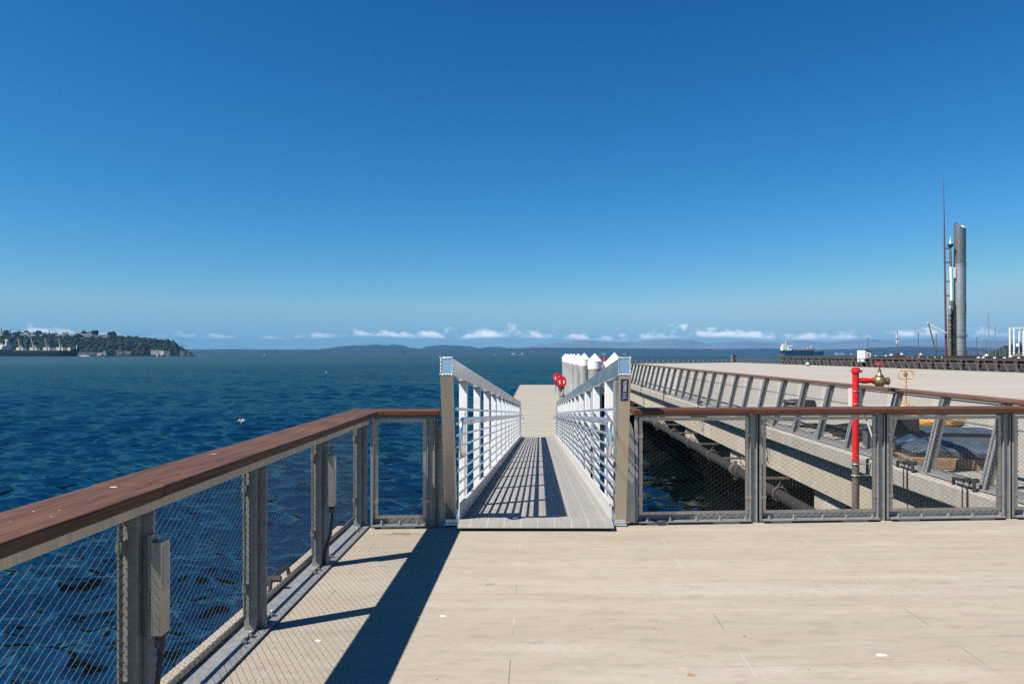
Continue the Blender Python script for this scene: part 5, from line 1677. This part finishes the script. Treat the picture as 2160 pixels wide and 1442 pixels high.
MAT['conifer'] = forest_mat('dark_conifer', [(0.3, (0.008, 0.017, 0.013)), (0.7, (0.018, 0.030, 0.020))], 0.2)
MAT['leafy'] = forest_mat('dark_leafy', [(0.3, (0.014, 0.026, 0.014)), (0.7, (0.030, 0.044, 0.018))], 0.15)
for i, (px, top, kind, wpx, lab) in enumerate((
    (3, 692.5, 'c', 5, 'tall dark conifer on the hill skyline at the left edge of the photo'),
    (13, 697, 'r', 9, 'broad leafy tree on the hill skyline beside the leftmost conifer'),
    (21.5, 695.5, 'c', 4, 'pointed conifer on the hill skyline, second from the left'),
    (41, 697.5, 'c', 4, 'small pointed conifer on the hill skyline, third from the left'),
    (56, 698, 'r', 9, 'rounded tree on the hill skyline above the ship bridge'),
    (71, 698.5, 'c', 3.5, 'narrow conifer on the hill skyline just left of a broad tree'),
    (81.5, 698, 'r', 11, 'broad dome-shaped tree on the hill skyline above the second crane'),
    (104, 697, 'c', 6, 'dark triangular conifer on the hill skyline above the third crane'),
    (118, 700, 'c', 4, 'small conifer on the hill skyline above the fourth crane'),
    (177, 698, 'r', 9, 'dark rounded tree on the hill skyline above the ship bow'),
    (186, 699.5, 'c', 3.5, 'thin conifer between the two darkest rounded hilltop trees'),
    (200, 697.5, 'r', 14, 'largest dark rounded tree on the hill skyline'),
    (236, 701.5, 'r', 17, 'wide dark tree clump on the hill skyline, farthest right'),
    (260, 707.5, 'c', 4, 'last small conifer on the hill skyline before the slope drops'),
    (352, 717, 'r', 12, 'rounded tree at the right-hand shoulder of the hill'))):
    Yt = YH + 250 * KH
    qq = Yt / F
    zb = H - (interp(hillp, px) + 3.0 - 747) * qq - 4
    zt = H - (top - 747) * qq + 1.5
    hh = zt - zb; wd = wpx * qq / 2
    t = thing('conifer' if kind == 'c' else 'tree', lab, 'tree', ((px - 1130) * qq, Yt, zb))
    MB().tube([(0, 0, 0), (0.2, 0, hh * .45), (0, 0, hh * .8)], [0.4, 0.25, 0.1], 6).build('trunk', MAT['trunk'], t)
    it = []
    for k in range(46):
        if kind == 'c':
            u = rg.random(); rad = wd * (1 - u) * rg.uniform(.4, 1); a = rg.uniform(0, 6.28)
            it.append((rad * math.cos(a), rad * math.sin(a), hh * (.18 + .80 * u), max(.6, wd * .36 * (1 - u * .75)), 1.2))
        else:
            a = rg.uniform(0, 6.28); ph = math.acos(rg.uniform(-.6, 1)); rad = rg.uniform(.6, .92)
            it.append((wd * rad * math.sin(ph) * math.cos(a), wd * rad * math.sin(ph) * math.sin(a), hh * .62 + hh * .34 * rad * math.cos(ph), wd * rg.uniform(.24, .40), .95))
    ex = []
    for (x, y, z, r_, hf) in it:
        for k in range(4):
            a = rg.uniform(0, 6.283); e = rg.uniform(-.6, 1.3)
            ex.append((x + r_ * math.cos(a) * math.cos(e), y + r_ * math.sin(a) * math.cos(e), z + r_ * math.sin(e), r_ * rg.uniform(.2, .45), 1.0))
    clumps('crown', it, MAT['conifer'] if kind == 'c' or i in (9, 11, 12) else MAT['leafy'], i + 50, t, extra=ex)

def house(px, py, w, h, label, wall, roof, group=None, Yd=None, name='house', cat='house', gable=True, dep=14, rows=0):
    Yd = Yd or YH + 70
    kk_ = Yd / 3100 if Yd < 4000 else Yd / 6460
    w *= kk_; h *= kk_; dep *= kk_
    p = PX(px, py, Yd)
    t = thing(name, label, cat, p, R(rg.uniform(-20, 20)) if gable else 0, group)
    MB().box(-w / 2, w / 2, -dep / 2, dep / 2, -6, h).build('wall', MAT[wall], t)
    if gable:
        MB().prism([(-dep / 2 - .8, h + .003), (dep / 2 + .8, h + .003), (0, h + w * .32)], -w / 2 - .8, w / 2 + .8, 'x').build('roof', MAT[roof], t)
    else:
        MB().box(-w / 2 - .4, w / 2 + .4, -dep / 2 - .4, dep / 2 + .4, h + .003, h + .9).build('roof', MAT[roof], t)
    if rows:
        nx = max(3, int(w / 5))
        for r_ in range(rows):
            b = MB()
            for k in range(nx):
                xx = -w / 2 + (k + .25) * w / nx
                b.box(xx, xx + w / nx * .5, -dep / 2 - .12, -dep / 2 - .02, 1.0 + r_ * (h - 1) / rows, 1.0 + (r_ + .55) * (h - 1) / rows)
            b.build('window_row', MAT['slate'], t)
    return t
for i in range(58):
    px = rg.uniform(-60, 255); py = 708 + rg.uniform(-2.5, 6) + max(0, px - 200) * .05
    Yd = YH + DH * float(np.interp((747 - py) / max(5, 747 - interp(hillp, px) - 3), [0.06, .55, .9, 1.0], [0, .25, .6, 1.0])) - 6
    house(px, py, rg.uniform(11, 19), rg.uniform(6, 9), 'small pale house among the trees high on the left hillside', rg.choice(['greywall', 'greywall', 'palewall', 'palewall']), rg.choice(['roof', 'greywall', 'roof', 'slate']), 'houses on the left hillside', Yd=Yd, dep=9)
house(73, 708.5, 17, 3.5, 'long white-roofed building high on the hillside above the second ship crane', 'greywall', 'shipwhite', None, Yd=YH + 78, gable=False, cat='building', name='building')
for (px, py, w, h, lab, wl, rf, rows) in (
    (184, 747.5, 78, 13, 'long low dark grey apartment row on the shore right of the ship bow', 'greywall', 'roof', 2),
    (213, 747.5, 26, 11, 'pale low building on the shore right of the dark apartment row', 'palewall', 'roof', 2),
    (222, 747.5, 11, 15, 'small pale tower-like house on the shore beside the low pale building', 'palewall', 'palewall', 3),
    (254, 747.5, 26, 18, 'grey blocky apartment building on the shore mid hillside', 'greywall', 'greywall', 3),
    (271, 747.5, 28, 12, 'low grey building on the shore beside the blocky apartments', 'greywall', 'palewall', 2),
    (328, 747.5, 30, 20, 'pale four-storey apartment block on the shore under the hill point', 'palewall', 'palewall', 4),
    (343, 747.5, 16, 19, 'bright white apartment block next to the pale four-storey block', 'shipwhite', 'palewall', 4),
    (355, 747.5, 22, 18, 'tan apartment block right of the bright white one on the shore', 'greywall', 'roof', 4),
    (386, 747.5, 22, 17, 'dark apartment block near the tip of the point', 'greywall', 'greywall', 3),
    (399, 747.5, 18, 9, 'low dark house at the tip of the point', 'greywall', 'roof', 2)):
    house(px, py, w, h * .85, lab, wl, rf, None, Yd=YH - 12, gable=False, cat='apartment block' if h > 12 else 'building', name='apartment_block' if h > 12 else 'shore_building', rows=rows)
tc_ = thing('tower_crane', 'thin construction tower crane at the right-hand end of the hill', 'crane', PX(385.5, 740, YH + 90))
b = MB().bar((0, 0, -8), (0, 0, 18), .8, .8); b.build('mast', MAT['greywall'], tc_)
b = MB().bar((-3, 0, 13), (11.5, 0, 13), .7, .7); b.build('jib', MAT['greywall'], tc_)
fb = thing('ferry', 'small white ferry boat passing just ahead of the bulk carrier bow', 'boat', PX(180, 748, 1650)); fb.location.z = WZ; fb.scale = (.6, .6, .6)
MB().prism([(-17, 0), (17, 0), (19, 2.2), (-17, 2.2)], -4, 4, 'y').build('hull', MAT['shipwhite'], fb)
MB().box(-13, 8, -3, 3, 2.203, 4.2).build('cabin', MAT['palewall'], fb)

# far shores and mountains
ridge('hills', [(300, 737), (480, 736.2), (600, 736.8), (668, 736.5), (690, 734.5), (720, 730), (748, 728), (768, 728.3), (790, 726), (806, 727), (830, 731.5), (862, 735.5), (900, 737), (1000, 737.6), (1040, 736.5), (1080, 734.5), (1130, 732.5), (1180, 733), (1290, 734.2), (1400, 735),
    (1500, 735.8), (1620, 734.5), (1700, 737), (1780, 736), (1860, 732.5), (1912, 730.5), (1960, 731.5), (2030, 732), (2100, 734), (2400, 733), (3200, 736)], 8500, 900, 2.2, 0.11, 0.75, MAT['farland'])
ridge('hills', [(-2500, 737), (-900, 735), (200, 736), (420, 737), (680, 738), (850, 739)], 8000, 700, 4.0, 0.09, 0.6, MAT['farland'])
ridge('hills', [(780, 738), (806, 731), (828, 725.5), (848, 727.5), (866, 733), (884, 735), (904, 730), (930, 727), (960, 728.2), (992, 730), (1010, 734), (1030, 731.5), (1052, 731), (1075, 735), (1100, 738)], 10500, 900, 3.0, 0.05, 0.4, MAT['farland'])
ridge('hills', [(900, 738), (1000, 735), (1100, 730), (1180, 722), (1250, 718), (1330, 722), (1400, 716.5), (1455, 717), (1500, 724), (1560, 718.5), (1640, 722), (1690, 717), (1750, 723), (1830, 716), (1900, 719), (1960, 715.5), (2020, 716.5), (2060, 719), (2100, 717), (2160, 720), (2400, 717), (2700, 724), (3200, 732)], 13500, 600, 4.0, 0.03, 1.4, MAT['rock'])
for i in range(16):
    px = rg.choice([rg.uniform(1270, 1330), rg.uniform(1760, 1850), rg.uniform(700, 860), rg.uniform(1080, 1160)])
    house(px, 746.6, rg.uniform(14, 30), rg.uniform(5, 9), 'tiny white waterfront house far across the water', 'palewall', 'roof', 'houses across the water', Yd=8440, dep=12)
# wooded bluff behind the marina
bp = [(2080, 748), (2092, 743), (2105, 736), (2120, 731), (2140, 727), (2160, 724), (2260, 716), (2500, 712), (2900, 720)]
YB = 1100.0
ridge('hills', bp, YB, 120, 4, 0.05, 0.4, MAT['forest'], drop=5)
items = []
for i in range(700):
    px = rg.uniform(2086, 2700); dyf = rg.random()
    top = H - (interp(bp, px) + 5 - 747) * (YB + 120) / F
    z = WZ + (top - WZ) * float(np.interp(dyf, [0, .25, .6, 1], [.06, .55, .9, 1.0])); yy = YB + 120 * dyf
    for k in range(3):
        items.append(((px - 1130) * yy / F + rg.uniform(-1, 1), yy, z + 1 + k * 1.9, 2.3 - k * .65, 1.25))
o = clumps('woodland', items, MAT['conifer'], 8); tag(o, kind='stuff')
items = []
for i in range(500):
    x = rg.uniform(2098, 2260); yy = rg.uniform(205, 222)
    items.append(((x - 1130) * yy / F, yy, WZ + 4.2 * (1 - abs(yy - 214) / 9) * min(1, (x - 2098) / 40), rg.uniform(.5, .9), .8))
o = clumps('riprap', items, MAT['oldpipe'], 9); tag(o, kind='stuff')

# ------------------------------------------------------------------ haze
HAZE = 0.62e-4
b = MB().box(-14500, 14500, -500, 15200, -9.0, 300)
hz = b.build('haze', bpy.data.materials.new('haze_air'))
hm_ = hz.data.materials[0]; hm_.use_nodes = True
t = hm_.node_tree; t.nodes.clear()
pv = t.nodes.new('ShaderNodeVolumePrincipled')
pv.inputs['Color'].default_value = (0.115, 0.335, 0.65, 1)
pv.inputs['Density'].default_value = HAZE
pv.inputs['Anisotropy'].default_value = 0.0
om = t.nodes.new('ShaderNodeOutputMaterial')
t.links.new(pv.outputs[0], om.inputs['Volume'])
tag(hz, kind='stuff')
